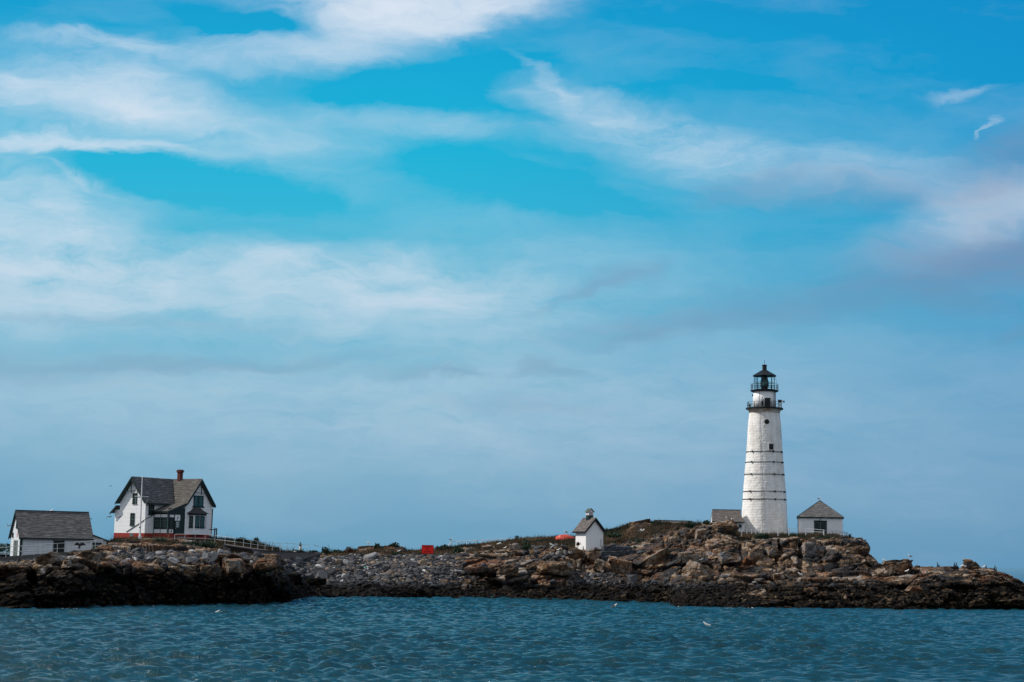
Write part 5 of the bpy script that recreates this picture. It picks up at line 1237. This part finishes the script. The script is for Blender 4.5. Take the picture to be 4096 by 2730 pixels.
# ================================================================== small white shed
SH = thing('oil_shed', 'small white windowless shed with a steep brown roof and a louvred cupola', 'shed', P(2343, 2198, 240), R(28.4))
s = 2.71; sh = 2.62; rhh = 4.18
gable_wall(M(), 0, s, 0, s, -1.2, sh+.05, rhh-.03, 'y').build('wall', m_white, SH)
o_ = .33; sl_ = (rhh+.12-sh)/(s/2+.0); zo = sh+.12-sl_*.30
roofplane('roof', [(-.33, s+o_, zo), (-.33, -o_, zo), (s/2, -o_, rhh+.12), (s/2, s+o_, rhh+.12)], .13, m_shing3, SH)
roofplane('roof', [(s+.33, -o_, zo), (s+.33, s+o_, zo), (s/2, s+o_, rhh+.12), (s/2, -o_, rhh+.12)], .13, m_shing3, SH)
b1_ = M(); b1_.ext([(-.36, -o_-.04, zo-.0), (s/2, -o_-.04, rhh+.10), (s/2, -o_-.04, rhh-.16), (-.36, -o_-.04, zo-.24)], (0, .06, 0)).ext([(s+.36, -o_-.04, zo), (s/2, -o_-.04, rhh+.10), (s/2, -o_-.04, rhh-.16), (s+.36, -o_-.04, zo-.24)], (0, .06, 0))
b1_.build('barge_board', m_black, SH)
b2_ = M(); b2_.ext([(-.30, -.28, zo-.02), (s/2, -.28, rhh-.0), (s+.30, -.28, zo-.02), (s+.0, -.28, zo-.02), (s/2, -.28, rhh-.30), (0, -.28, zo-.02)], (0, .27, 0)).box(-.36, -.30, -o_, s+o_, zo-.2, zo-.03); b2_.build('soffit', m_black, SH)
cu = M().box(s/2-.36, s/2+.36, s/2-.36, s/2+.36, rhh-.5, rhh+.42).build('cupola', m_trim, SH)
lv = M()
for z in (.44, .58, .72): lv.box(s/2-.37, s/2+.37, s/2-.37, s/2+.37, rhh+z, rhh+z+.07)
for (x, y) in ((-.33, -.33), (.33, -.33), (-.33, .33), (.33, .33)): lv.box(s/2+x-.05, s/2+x+.05, s/2+y-.05, s/2+y+.05, rhh+.42, rhh+.9)
lv.ext([(s/2-.34, s/2-.36, rhh+.88), (s/2+.34, s/2-.36, rhh+.88), (s/2, s/2-.36, rhh+1.25)], (0, .72, 0)); lv.build('louvre', m_white, cu)
M().box(s/2-.28, s/2+.28, s/2-.28, s/2+.28, rhh+.42, rhh+.9).build('louvre_box', m_black, cu)
roofplane('cupola_roof', [(s/2-.52, s/2+.5, rhh+.86), (s/2-.52, s/2-.5, rhh+.86), (s/2, s/2-.5, rhh+1.36), (s/2, s/2+.5, rhh+1.36)], .05, mat('mossy green shingles', f_shingle((.06, .09, .08), (.11, .15, .13), (.16, .20, .18))), cu)
roofplane('cupola_roof', [(s/2+.52, s/2-.5, rhh+.86), (s/2+.52, s/2+.5, rhh+.86), (s/2, s/2+.5, rhh+1.36), (s/2, s/2-.5, rhh+1.36)], .05, m_shing3, cu)
M().tube([(s*.87, -.04, 1.45), (s*.87, -.04, .55), (s*.92, -.05, .35), (s+.1, -.05, .25)], .03, 5).build('conduit', m_rust, SH)
# ================================================================== fences on the cliff top
def board_fence(name, label, posts, rails, m, pw=.065, cat='fence'):
    """posts (px, ytop, ybot, D); rails list of (list of (px,py,D), thickness)"""
    r0 = P(posts[0][0], posts[0][2], posts[0][3]); root = thing(name, label, cat, r0)
    for (x, a, b, D) in posts:
        p, q_ = P(x, a, D)-r0, P(x, b, D)-r0; M().box(p.x-pw, p.x+pw, p.y-pw, p.y+pw, q_.z-.25, p.z).build('post', m, root)
    for pts_, t_ in rails:
        M().tube([P(*v_)-r0 for v_ in pts_], t_, 4).build('rail', m, root)
    return root
DF = 247
board_fence('cliff_fence', 'white two rail fence along the cliff top before the pyramid roofed building', [(3112, 2113.5, 2137, DF), (3156, 2113, 2136, DF), (3223, 2113, 2135, DF), (3295, 2120, 2138, DF-1)],
    [([(3112, 2114.5, DF), (3156, 2114.5, DF), (3223, 2114.5, DF), (3295, 2121, DF-1)], .035), ([(3037, 2127, DF), (3112, 2125.5, DF), (3156, 2125, DF), (3223, 2125, DF), (3295, 2130, DF-1)], .035)], m_wrail)
board_fence('tower_fence', 'short white fence with a dark top rail before the entry building', [(2967, 2111.5, 2139, DF), (3037, 2118, 2144, DF), (3022, 2118, 2130, DF+1), (3006, 2117.5, 2129, DF+1), (2987, 2117, 2128, DF+1)],
    [([(2938, 2115, DF), (2967, 2116, DF), (3037, 2118.5, DF)], .035), ([(2967, 2127, DF), (3037, 2128, DF)], .03)], m_wrail, .05)
board_fence('edge_railing', 'thin dark handrail sloping down to the table at the cliff edge', [(3377, 2127, 2147, 258)], [([(3296, 2121.5, 246.5), (3330, 2124, 251), (3377, 2127.5, 258)], .035)], m_grail, .06)
# ================================================================== dark stone terraces (gabions)
m_gab = mat('dark terrace stone', lambda t, b: (t.l.new(t.ramp(t.noise(oc(t), 7, 4, .75), [(.35, (.010, .012, .015)), (.55, (.040, .046, .056)), (.7, (.13, .14, .16))]), b.inputs['Base Color']), bump(t, b, t.noise(oc(t), 6, 3), 1, .1)))
def gabion(x0, x1, y0, y1, D, dep, lab, seed):
    m_ = D/FPX; a, b = P(x0, y1, D), P(x1, y0, D); w, h = b.x-a.x, b.z-a.z
    bm = bmesh.new(); bmesh.ops.create_cube(bm, size=1); bmesh.ops.subdivide_edges(bm, edges=bm.edges, cuts=24, use_grid_fill=True)
    V = np.array([v.co[:] for v in bm.verts])*[w, dep, h+.5]; F = [[v.index for v in f.verts] for f in bm.faces]; bm.free()
    rr = np.sign(V)*np.minimum(np.abs(V), np.array([w, dep, h+.5])/2-.05*0)
    C0 = np.array([(a.x+b.x)/2, D+dep/2, a.z+(h-.5)/2]); Nn_ = V/np.array([w, dep, h]); Nn_ /= np.linalg.norm(Nn_, axis=1, keepdims=True)
    hs, of, f21 = cells((V+C0)*3.2, seed); V = V+Nn_*((hs[0]-.5)*.14-np.clip(1-f21/.25, 0, 1)*.08)[:, None]
    V[:, 2] += fbm((V+C0)*.8, seed, 2)*.12*(V[:, 2] > 0)
    o = np_mesh('stone_terrace', V, np.array(F), m_gab); o.location = C0
    return setp(o, lab, 'terrace wall', 'dark stone terraces right of the small shed')
gabion(2413, 2522, 2187, 2207, 236.6, 3.5, 'topmost dark stone terrace wall touching the small shed', 1)
gabion(2405, 2508, 2207, 2225, 235.4, 2.2, 'left block of the second dark stone terrace wall', 2)
gabion(2509, 2562, 2202, 2227, 235.4, 3, 'right block of the second dark stone terrace wall', 3)
gabion(2404, 2440, 2225, 2240, 234.3, 2.2, 'left block of the third dark stone terrace wall', 4)
gabion(2522, 2571, 2227, 2250, 234.3, 2.2, 'right block of the third dark stone terrace wall', 5)
gabion(2536, 2580, 2250, 2270, 233, 2.2, 'lowest small block of the dark stone terraces', 6)
# ================================================================== orange covered boat
OB = thing('covered_boat', 'upturned boat under a bright orange red tarpaulin on the grass', 'boat', P(2262, 2153, 262)); m_ = 262/FPX
xs_ = np.array([2223, 2232, 2245, 2256, 2266, 2275, 2285, 2296, 2306]); yt = np.array([2144, 2142, 2139.5, 2138, 2138, 2140, 2143.5, 2147, 2149]); ybm = 2154.
vs = []; fs = []; nu = 12
for i, (x, y) in enumerate(zip(xs_, yt)):
    hgt = (ybm-y)*m_+.25; wd = .35+.75*math.sin(math.pi*min(1, (i+.6)/9)); x_ = (x-2262)*m_
    for k in range(nu+1):
        t_ = math.pi*k/nu; w_n = 1+.06*math.sin(i*5+k*2.3)
        vs.append((x_+.04*math.sin(k*3+i), -wd*math.cos(t_)*w_n, -.35+hgt*math.sin(t_)**.8*w_n*(1 if i else .75)))
for i in range(len(xs_)-1):
    for k in range(nu): fs.append((i*(nu+1)+k, i*(nu+1)+k+1, (i+1)*(nu+1)+k+1, (i+1)*(nu+1)+k))
fs.append(tuple(range(nu, -1, -1))); fs.append(tuple((len(xs_)-1)*(nu+1)+k for k in range(nu+1)))
def f_tarp(t, b):
    n = t.noise(t.map(oc(t), sc=(2.5, 1, .8)), 2, 4, .7); t.l.new(t.ramp(n, [(.35, (.16, .012, .01)), (.5, (.50, .035, .018)), (.6, (.72, .12, .05)), (.7, (.8, .4, .28))]), b.inputs['Base Color']); b.inputs['Roughness'].default_value = .5; bump(t, b, n, 1, .15)
M().add(vs, fs).build('tarpaulin', mat('orange tarpaulin', f_tarp), OB, True)
M().tube([(-.35, 0, .34), (-.22, 0, .48), (-.05, 0, .36)], .03, 5).build('rope_loop', m_wood, OB)
# ================================================================== grass and plants
rs = np.random.default_rng(21)
gv_ = (grass > .4)*(PX > -60)*(PX < 4150)*(SS > 2.8)*(SS < 5.02)*area*(1+3*sstep(SS, 4.6, 4.95))
pf = (gv_/gv_.sum()).ravel(); NG = 26000; gi = rs.choice(pf.size, NG, p=pf)
base_ = T.reshape(-1, 3)[gi]+rs.normal(0, .12, (NG, 3))*[1, 1, 0]
hgt = rs.lognormal(math.log(.20), .5, NG); NB = 5
Vg = np.zeros((NG, NB, 3, 3)); tg = np.zeros((NG, NB, 3))
patch = fbm(base_*np.array([.25, .25, .25]), 88, 3)
for k in range(NB):
    a = rs.uniform(0, 6.28, NG); w = .012+.02*rs.random(NG); lean = rs.normal(0, .38, (NG, 2))
    c_ = base_+np.stack([rs.normal(0, .09, NG), rs.normal(0, .09, NG), np.full(NG, -.04)], -1)
    d_ = np.stack([np.cos(a)*w, np.sin(a)*w, 0*w], -1)
    Vg[:, k, 0] = c_-d_*1.4; Vg[:, k, 1] = c_+d_*1.4; Vg[:, k, 2] = c_+np.stack([lean[:, 0]*hgt, lean[:, 1]*hgt, hgt*rs.uniform(.6, 1.3, NG)], -1)
    tg[:, k] = (patch+rs.normal(0, .16, NG))[:, None]
def f_grass(t, b):
    a = t.new('ShaderNodeAttribute'); a.attribute_name = 'tone'
    t.l.new(t.ramp(t.rng(a.outputs['Fac'], -.5, .5), [(0, (.007, .018, .011)), (.32, (.018, .022, .012)), (.5, (.050, .034, .018)), (.8, (.095, .056, .028)), (1, (.16, .12, .07))]), b.inputs['Base Color']); b.inputs['Roughness'].default_value = .9
m_grass = mat('dry seaside grass', f_grass)
o = np_mesh('grass', Vg.reshape(-1, 3), np.arange(NG*NB*3).reshape(-1, 3), m_grass, dict(tone=tg.ravel()))
setp(o, 'dry brown and green grass on the knolls and cliff tops', 'grass', kind='stuff')
def f_leaf(c1, c2):
    def f(t, b):
        a = t.new('ShaderNodeAttribute'); a.attribute_name = 'tone'; t.l.new(t.mix(a.outputs['Fac'], c1, c2), b.inputs['Base Color']); b.inputs['Roughness'].default_value = .8
    return f
m_leaf = mat('dark shrub leaves', f_leaf((.005, .020, .012), (.028, .062, .030))); m_leaf2 = mat('rusty shrub leaves', f_leaf((.05, .022, .010), (.12, .05, .02)))
def shrub(px, py, D, w, h, label, m=None, spiky=.3, dens=420):
    if w < .6: dens = 70
    c_ = np.array(P(px, py, D)); n = dens
    u_ = rs.normal(0, 1, (n, 3)); u_ /= np.linalg.norm(u_, axis=1, keepdims=True); u_ *= rs.random((n, 1))**.4
    lob = 1+.35*vnoise(u_*2.5+px, 4)
    p = u_*np.array([w/2, w/3, h/2])*lob[:, None]+[0, 0, h*.42]; p[:, 2] += spiky*h*np.maximum(0, vnoise(u_*5+px, 8))*(u_[:, 2] > .2)
    s = .07+.06*rs.random(n); V = np.zeros((n, 3, 3))
    for k in range(3): V[:, k] = p+rs.normal(0, 1, (n, 3))*s[:, None]
    root = thing('shrub', label, 'shrub', c_)
    o = np_mesh('foliage', V.reshape(-1, 3), np.arange(n*3).reshape(-1, 3), m or m_leaf, dict(tone=np.repeat(rs.random(n), 3))); o.parent = root
    st = M()
    for k in range(5):
        st.tube([(0, 0, -.2), (rs.normal(0, w*.12), rs.normal(0, w*.08), h*.3), (rs.normal(0, w*.25), rs.normal(0, w*.15), h*.7)], .018, 4)
    st.build('stem', m_wood, root)
for q in [
 (1303, 2219, 250, 1.1, .95, 'dense dark green shrub breaking the skyline right of the beach railing'),
 (1345, 2220, 251, 1.8, .7, 'low wide green shrub on the skyline beyond the beach, right of the dense shrub'),
 (1395, 2216, 252, 1.2, .9, 'russet topped shrub at the left foot of the skyline crag', 'r'),
 (1195, 2216, 245, 2.2, .55, 'low dark shrub at the foot of the beach railing'),
 (1250, 2218, 247, 1.8, .5, 'low dark shrub between the beach railing and the dense shrub'),
 (1024, 2176, 236, .7, .75, 'small bushy tree behind the path railing'),
 (965, 2168, 237, 1.3, .5, 'low scrub behind the upper path railing'),
 (1508, 2196, 256.5, .8, .7, 'upright green weed between the two skyline crags'),
 (1575, 2194, 256, 1.6, .7, 'dark green scrub growing over the low grassy crag'),
 (1590, 2224, 247, 1.6, .45, 'low green scrub at the edge of the rubble left of the red sign'),
 (1760, 2200, 257, 1.3, .5, 'small dark shrub on the slope just right of the red sign'),
 (1780, 2198, 258, 1.1, .6, 'round dark shrub under the foot of the slope fence'),
 (1832, 2214, 250, 1.8, .85, 'dark green shrub beside the square jointed tan rock'),
 (2068, 2157, 265, .59, .5, 'small dark bush at the right end of the slope fence'),
 (2104, 2204, 247, 1.6, 1.5, 'blue green upright shrub left of the heap of rocks'),
 (2312, 2184, 240.6, .35, .45, 'small dead twiggy bush against the sunny wall of the small shed', 'r'),
 (2455, 2150, 250, 2.6, .8, 'dark green scrub on the slope right of the small shed'),
 (2560, 2180, 245, 2.4, .8, 'dark green scrub below the rocky crest of the knoll'),
 (2760, 2110, 246, 1.4, .8, 'green scrub in the hollow behind the tall tan block'),
 (2826, 2096, 252, 1.0, .4, 'bright green tuft left of the entry building'),
 (3300, 2157, 241, 2.6, .4, 'dark scrub on the cliff edge below the green double door'),
 (3175, 2153, 241, 1.6, .45, 'dark scrub on the cliff edge between the tower and the pyramid roofed building'),
 (3050, 2152, 242, 2.2, .5, 'low dark scrub on the cliff edge below the tower'),
 (3400, 2153, 246, .35, .6, 'small upright weed on the cliff top right of the table'),
 (640, 2172, 219, 2.2, .5, 'green scrub on the slope under the porch of the house'),
 (780, 2188, 212, 2.6, .7, 'dark green scrub under the start of the path railing'),
 (830, 2192, 210, 2.0, .8, 'dark green shrub above the pale split slab'),
 (395, 2206, 196, 1.6, .45, 'low dark weeds at the right end of the boat ramp'),
]:
    shrub(*q[:6], m=m_leaf2 if len(q) > 6 else None)
# ================================================================== birds
m_bw = mat('white feathers', f_paint((.82, .82, .80), .02, 0, .05)); m_bg = mat('slate feathers', f_paint((.10, .11, .12), .05, 0, .1)); m_bb = mat('black feathers', f_paint((.008, .008, .010), .03, 0, .1)); m_bk = mat('yellow bill', f_paint((.5, .3, .04), .03, 0, .1))
def gull(px, py, D, label, s=1.0, face=1, back=True, group='gulls perched on the rocks and roofs', lying=False, z=None):
    """py is where the feet stand"""
    p = P(px, py, D); root = thing('gull', label, 'gull', p, 0 if face > 0 else math.pi, group); root.scale = (s, s, s)
    L = 0 if lying else .12
    sk_v = [(-.16, 0, .10+L), (-.04, 0, .12+L), (.08, 0, .17+L), (.13, 0, .26+L), (.17, 0, .29+L), (.22, 0, .28+L), (-.28, 0, .09+L)]
    skin_body('body', sk_v, [(1, 0), (1, 2), (2, 3), (3, 4), (4, 5), (0, 6)], [.06, .085, .075, .04, .042, .018, .025], m_bw, root, 1)
    if back:
        w = M(); w.add([(.09, -.055, .20+L), (-.05, -.10, .20+L), (-.34, -.03, .10+L), (-.05, -.085, .11+L), (.09, .055, .20+L), (-.05, .10, .20+L), (-.34, .03, .10+L), (-.05, .085, .11+L), (-.02, 0, .225+L)], [(0, 1, 8), (1, 2, 8), (0, 3, 2, 1), (4, 8, 5), (5, 8, 6), (4, 5, 6, 7), (0, 8, 4), (8, 2, 6), (0, 4, 7, 3), (3, 7, 6, 2)]); w.build('wings', m_bg, root)
    M().tube([(.20, 0, .285+L), (.27, 0, .27+L)], .014, 5, .005).build('bill', m_bk, root)
    if not lying:
        for y in (-.03, .03): M().tube([(.0, y, .10+L), (.01, y, -.02)], .010, 5).build('leg', m_bk, root)
    return root
GL = [
 (207, 2052, 201.5, 'gull standing on the boathouse roof ridge', 1.0, 1, False), (1474, 2181, 259, 'gull standing on the brown crag behind the beach', 1.1, -1, False),
 (1805, 2167, 262, 'gull with a dark back on the first post of the slope fence', 1.2, 1, True), (1597, 2212, 250, 'white gull in the dry grass left of the red sign', 1, 1, False),
 (2262, 2138, 261, 'gull standing on the orange covered boat', 1.3, -1, True), (3277, 2002, 279.5, 'gull with a dark back on the peak of the pyramid roof', 1.2, 1, True),
 (2909, 2083, 241, 'white gull on the brown crag before the entry building roof', 1.2, -1, True), (2922, 2084, 241, 'brown young gull sitting at the right end of the brown crag', 1.1, 1, True),
 (1996, 2180, 258, 'left gull of a pair resting on the slope under the fence end', 1.2, 1, False), (2005, 2180, 258, 'right gull of a pair resting on the slope under the fence end', 1.1, -1, True),
 (2021, 2199, 252, 'white gull on the rust topped rocks left of the heap', 1, 1, False), (2205, 2187, 243, 'white gull on top of the heap of rocks', 1.1, -1, False),
 (2234, 2207, 240, 'white gull on the pale block of the heap of rocks', 1, 1, False), (2216, 2236, 236, 'white gull at the foot of the heap of rocks', 1.2, 1, True),
 (2470, 2208, 238.6, 'gull standing on the second stone terrace', 1.2, 1, True), (2478, 2228, 236, 'gull standing on the third stone terrace', 1.3, -1, True),
 (2560, 2128, 250, 'left gull of a pair lying on the knoll slope', 1.3, 1, True), (2571, 2128, 250, 'right gull of a pair lying on the knoll slope', 1.3, 1, False),
 (2806, 2248, 228, 'white gull on the pale ledge above the arched boulder', 1.2, 1, False), (3200, 2307, 222, 'white gull low among the boulders below the tall pillar', 1.2, -1, False),
 (3537, 2252, 226, 'white gull at the left end of the reef crag', 1.2, -1, False), (3639, 2235, 226, 'gull standing on top of the reef crag', 1.2, -1, True),
 (3629, 2294, 223, 'white gull in the shade below the reef crag', 1.2, 1, False), (3848, 2274, 225.5, 'left white gull of two in front of the large reef boulder', 1.1, 1, False),
 (3857, 2274, 225.5, 'right white gull of two in front of the large reef boulder', 1.1, -1, False), (3938, 2275, 236, 'white gull right of the large reef boulder', 1.1, 1, False),
]
for q in GL: gull(q[0], q[1], q[2], q[3], q[4], q[5], q[6], lying=('lying' in q[3] or 'resting' in q[3] or 'sitting' in q[3]))
gull(2826, 2508, Dz(2826, 2508, 0), 'white gull floating on the water nearest the boat', 1.25, -1, False, 'gulls floating on the sea', lying=True)
gull(2457, 2433, Dz(2457, 2433, 0), 'white gull taking off from the water near the low reef', 1.5, 1, True, 'gulls floating on the sea', lying=True)
gull(871, 2452, Dz(871, 2452, 0), 'tiny white gull floating off the dark left rocks', .8, 1, False, 'gulls floating on the sea', lying=True)
def cormorant(px, py, D, label, s=1.0, face=1, spread=False):
    root = thing('cormorant', label, 'cormorant', P(px, py, D), 0 if face > 0 else math.pi, 'black cormorants on the rocks'); root.scale = (s, s, s)
    skin_body('body', [(-.03, 0, .16), (0, 0, .30), (.03, 0, .42), (.01, 0, .52), (.05, 0, .60), (.15, 0, .61), (-.14, 0, .02)], [(1, 0), (1, 2), (2, 3), (3, 4), (4, 5), (0, 6)], [.09, .10, .06, .035, .04, .012, .03], m_bb, root, 1)
    for y in (-.04, .04): M().tube([(0, y, .12), (.03, y, -.03)], .015, 5).build('leg', m_bb, root)
    if spread:
        for sg in (-1, 1):
            w = M(); e_ = [(0, .0, .45), (.22*sg, -.03, .62), (.36*sg, -.04, .58), (.56*sg, -.05, .36), (.46*sg, -.04, .34), (.30*sg, -.03, .36), (.16*sg, -.02, .30), (.02*sg, 0, .28)]
            w.ext(e_, (0, .035, 0)); w.build('wing', m_bb, root)
    return root
for q in [(319, 2197, 167.5, 'cormorant drying its spread wings on the grey brown rock before the boathouse', 1.0, 1, True),
 (3751, 2270, 240, 'cormorant standing alone on the flat white streaked ledge', 1.1, -1, False), (3818, 2270, 238, 'left cormorant of a pair beside the large reef boulder', 1.1, 1, False),
 (3825, 2270, 238, 'right cormorant of a pair beside the large reef boulder', 1.0, 1, False), (3945, 2281, 236, 'cormorant standing beside the white gull right of the large boulder', 1.1, -1, False),
 (3979, 2283, 235, 'cormorant hunched at the top of the right reef slope', 1.1, 1, False), (3984, 2292, 229, 'cormorant in the shade below the hunched cormorant', 1.1, 1, False),
 (3749, 2280, 229, 'left cormorant of two on the ledge below the white streaks', 1, 1, False), (3759, 2280, 229, 'right cormorant of two on the ledge below the white streaks', 1, -1, False)]:
    cormorant(*q)
dk = thing('swimming_cormorant', 'dark cormorant swimming with a raised neck off the rubble beach', 'cormorant', P(1450, 2422, Dz(1450, 2422, 0)))
skin_body('body', [(0, 0, .02), (.22, 0, .05), (-.22, 0, .03), (-.24, 0, .22), (-.25, 0, .33), (-.33, 0, .33)], [(0, 1), (0, 2), (2, 3), (3, 4), (4, 5)], [.11, .04, .06, .03, .035, .012], m_bb, dk, 1)
def flyer(px, py, D, label, span, ang, droop, m1, m2, s=1.0, face=1):
    root = thing('flying_gull', label, 'gull', P(px, py, D), 0, 'gulls flying around the buildings'); root.rotation_euler = (0, R(ang), 0); root.scale = (s, s, s)
    skin_body('body', [(0, 0, 0), (.14*face, 0, .01), (.22*face, 0, .02), (.29*face, 0, .0), (-.16*face, 0, .0), (-.28*face, 0, .0)], [(0, 1), (1, 2), (2, 3), (0, 4), (4, 5)], [.07, .055, .04, .012, .04, .03], m1, root, 1)
    for sg in (-1, 1):
        dz_ = droop[0 if sg < 0 else 1]
        x1, z1_ = sg*span*.22, dz_[0]*span; x2, z2_ = sg*span*.5*dz_[2], dz_[1]*span
        w = M(); w.add([(0, -.09, .02), (0, .09, .02), (x1, .07, z1_), (x2, .0, z2_), (x1, -.10, z1_), (0, -.09, -.01), (0, .09, -.01), (x1, .07, z1_-.025), (x2, .0, z2_-.012), (x1, -.10, z1_-.025)],
              [(0, 1, 2, 4), (4, 2, 3), (6, 5, 9, 7), (7, 9, 8), (0, 4, 9, 5), (4, 3, 8, 9), (3, 2, 7, 8), (2, 1, 6, 7), (1, 0, 5, 6)]); w.build('wing', m2, root)
    return root
flyer(35, 2104, 185, 'dark winged gull flying left of the boathouse gable', .9, -8, ((.10, .38, .25), (.08, .10, .6)), m_bw, m_bg, .9)
flyer(437, 2068, 205, 'large gull with bent wings flying between the boathouse and the house', 1.2, 10, ((-.05, -.42, .45), (.10, .28, .4)), m_bg, m_bg, .9, 1)
flyer(480, 2069, 210, 'thin winged gull flying across the white gable of the house', 1.1, -20, ((.05, .12, 1), (.08, .10, 1)), m_bg, m_bg, .85, -1)
flyer(1265, 2184, 210, 'white gull gliding over the skyline right of the beach railing', 1.35, 20, ((.06, .03, 1), (.06, .02, 1)), m_bw, m_bg, .75)
flyer(1296, 2189, 330, 'far small gull flying right of the gliding gull', 1.0, 0, ((.05, .02, 1), (.1, .06, 1)), m_bg, m_bg, .8)
flyer(442, 1945, 320, 'tiny bird high left of the house roof', 1.0, -15, ((.06, .02, 1), (.1, .06, 1)), m_bg, m_bg, .8)
flyer(463, 2065, 340, 'far small bird between the large gull and the house', 1.0, 0, ((.06, .02, 1), (.1, .06, 1)), m_bg, m_bg, .8)
flyer(358, 2077, 205, 'dark bird leaving the right end of the boathouse roof', .8, 0, ((.05, .02, .6), (.1, .06, 1)), m_bg, m_bg, .9)
# ================================================================== things far away
DL = thing('distant_lighthouse', 'small hazy grey lighthouse on the horizon behind the beach railing', 'lighthouse', P(1200, 2222, 3600)); k_ = 3600/FPX; dzl = lambda y: (2222-y)*k_
m_dt = mat('far pale granite', f_paint((.42, .40, .42), .05, 0, .2)); m_dd = mat('far dark lantern', f_paint((.05, .07, .08), .05, 0, .2))
M().lathe([(6.0*k_, -12), (5.6*k_, dzl(2205)), (5.0*k_, dzl(2187))], 24).build('tower', m_dt, DL, True); M().lathe([(5.1*k_, dzl(2187)), (4.8*k_, dzl(2180)), (3.4*k_, dzl(2179.6)), (3.2*k_, dzl(2176))], 24).build('gallery', m_dd, DL)
M().lathe([(4.2*k_, dzl(2175.5)), (3.6*k_, dzl(2173.5)), (.8*k_, dzl(2171)), (.3*k_, dzl(2168))], 16).build('lantern_roof', m_dd, DL)
# far headland at the left edge
HX = [P(-900, 2190, 1500), P(70, 2190, 1500)]
V = []; nx_, ny_ = 90, 10
for j in range(ny_):
    for i in range(nx_):
        px = -900+i*(975/(nx_-1)); f = j/(ny_-1); e_ = min(1, max(0, (75-px)/60)); b0 = P(px, 2232, 1180); 
        V.append((b0.x*(1+f*.5), 1200+f*500, -1+e_*(3+4*f+1.2*math.sin(px*.05)*f)))
o = np_mesh('headland', np.array(V), grid_faces(ny_, nx_), mat('far headland ground', f_paint((.05, .055, .04), .1, 0, .3))); setp(o, 'low far headland behind the boathouse', 'hill', kind='structure')
tv = []; n = 5200
px_ = rs.uniform(-880, 60, n); fy = rs.random(n); top_ = 8+2.2*vnoise(np.stack([px_*.06, fy*3, fy*0], -1), 5)
e_ = np.clip((68-px_)/26, .2, 1)
cx_ = np.array([P(float(a), 2200, 1450).x for a in px_]); c_ = np.stack([cx_, 1420+fy*160, 1.5+rs.uniform(0, 1, n)**.6*top_*e_], -1)
Vt = c_[:, None, :]+rs.normal(0, .8, (n, 3, 3))
o = np_mesh('woods', Vt.reshape(-1, 3), np.arange(n*3).reshape(-1, 3), mat('far tree leaves', f_leaf((.006, .022, .012), (.02, .045, .022))), dict(tone=np.repeat(rs.random(n), 3))); setp(o, 'far dark green woods on the headland behind the boathouse', 'woods', kind='stuff')
for (px, py, w, h, mw, lb) in [(4, 2219, 9, 8, (.7, .7, .72), 'far white house nearest the left edge behind the ramp railing'), (15, 2222, 7, 6, (.35, .30, .30), 'far brown house between two white houses behind the ramp railing'), (26, 2220, 8, 7, (.66, .68, .7), 'far white house next to the boathouse gable')]:
    k_ = 1240/FPX; ho = thing('far_house', lb, 'house', P(px, py+4, 1240), 0, 'far houses behind the ramp railing'); W_, H_ = w*k_, h*k_
    M().box(-W_/2, W_/2, 0, W_, -3, H_*.6).build('wall', mat('far house wall', f_paint(mw, .03, 0, .1)), ho); M().ext([(-W_/2-.2, -.2, H_*.6), (W_/2+.2, -.2, H_*.6), (0, -.2, H_*1.05)], (0, W_+.4, 0)).build('roof', m_dd, ho)
# white jugs washed up on the beach
for i, (x, y, c, lb) in enumerate([(1462, 2278, (.85, .85, .85), 'left of two white plastic jugs washed up on the rubble'), (1471, 2278, (.85, .85, .85), 'right of two white plastic jugs washed up on the rubble'), (1461, 2270, (.02, .25, .15), 'green net scrap above the white jugs')]):
    p = P(x, y, 232.5); r0 = thing('plastic_jug' if i < 2 else 'net_scrap', lb, 'litter', p); M().lathe([(.02, -.16), (.10, -.16), (.12, -.1), (.12, .08), (.05, .15), (.04, .2), (.01, .2)] if i < 2 else [(.02, -.1), (.2, -.06), (.16, .02), (.1, .08), (.01, .1)], 10).build('body', mat('litter plastic', f_paint(c, .03, 0, .1, .3)), r0)
# foam where the swell meets the rocks
fv = []; ff = []
for (a, b_, off) in [(1180, 1215, 0), (1255, 1300, 0), (1330, 1350, 0), (250, 310, .6), (612, 628, .4), (2712, 2722, 0), (2990, 3010, 0)]:
    x = a
    while x < b_:
        wy = float(np.interp(x, TAB[:, 0], TAB[:, 1]))+rs.uniform(-1, 3.0); L_ = rs.uniform(1.5, 6); D_ = Dz(x, wy, 0.06); p = P(x, wy, D_); q = P(x+L_, wy, D_)
        n0 = len(fv); wdt = rs.uniform(.15, .5)
        fv += [(p.x, p.y-wdt, .03), (q.x, q.y-wdt*.6, .03), (q.x, q.y, .03), (p.x, p.y, .03), ((p.x+q.x)/2, p.y-wdt*.3, .05+rs.random()*.07)]; ff += [(n0, n0+1, n0+4), (n0+1, n0+2, n0+4), (n0+2, n0+3, n0+4), (n0+3, n0, n0+4)]
        x += L_*rs.uniform(.5, 2.2)
o = np_mesh('foam', np.array(fv), np.array(ff), mat('sea foam', f_paint((.75, .78, .80), .02, 0, .05)), smooth=True); setp(o, 'thin white foam where small waves break along the rocks', 'foam', kind='stuff')
# seabed far below the surface
o = np_mesh('seabed', np.array([(-60000, -200, -9), (60000, -200, -9), (60000, 60000, -9), (-60000, 60000, -9.)]), np.array([[0, 1, 2, 3]]), mat('seabed', f_paint((.02, .03, .03), .05, 0, .1))); setp(o, 'dark seabed under the water', 'seabed', kind='structure')
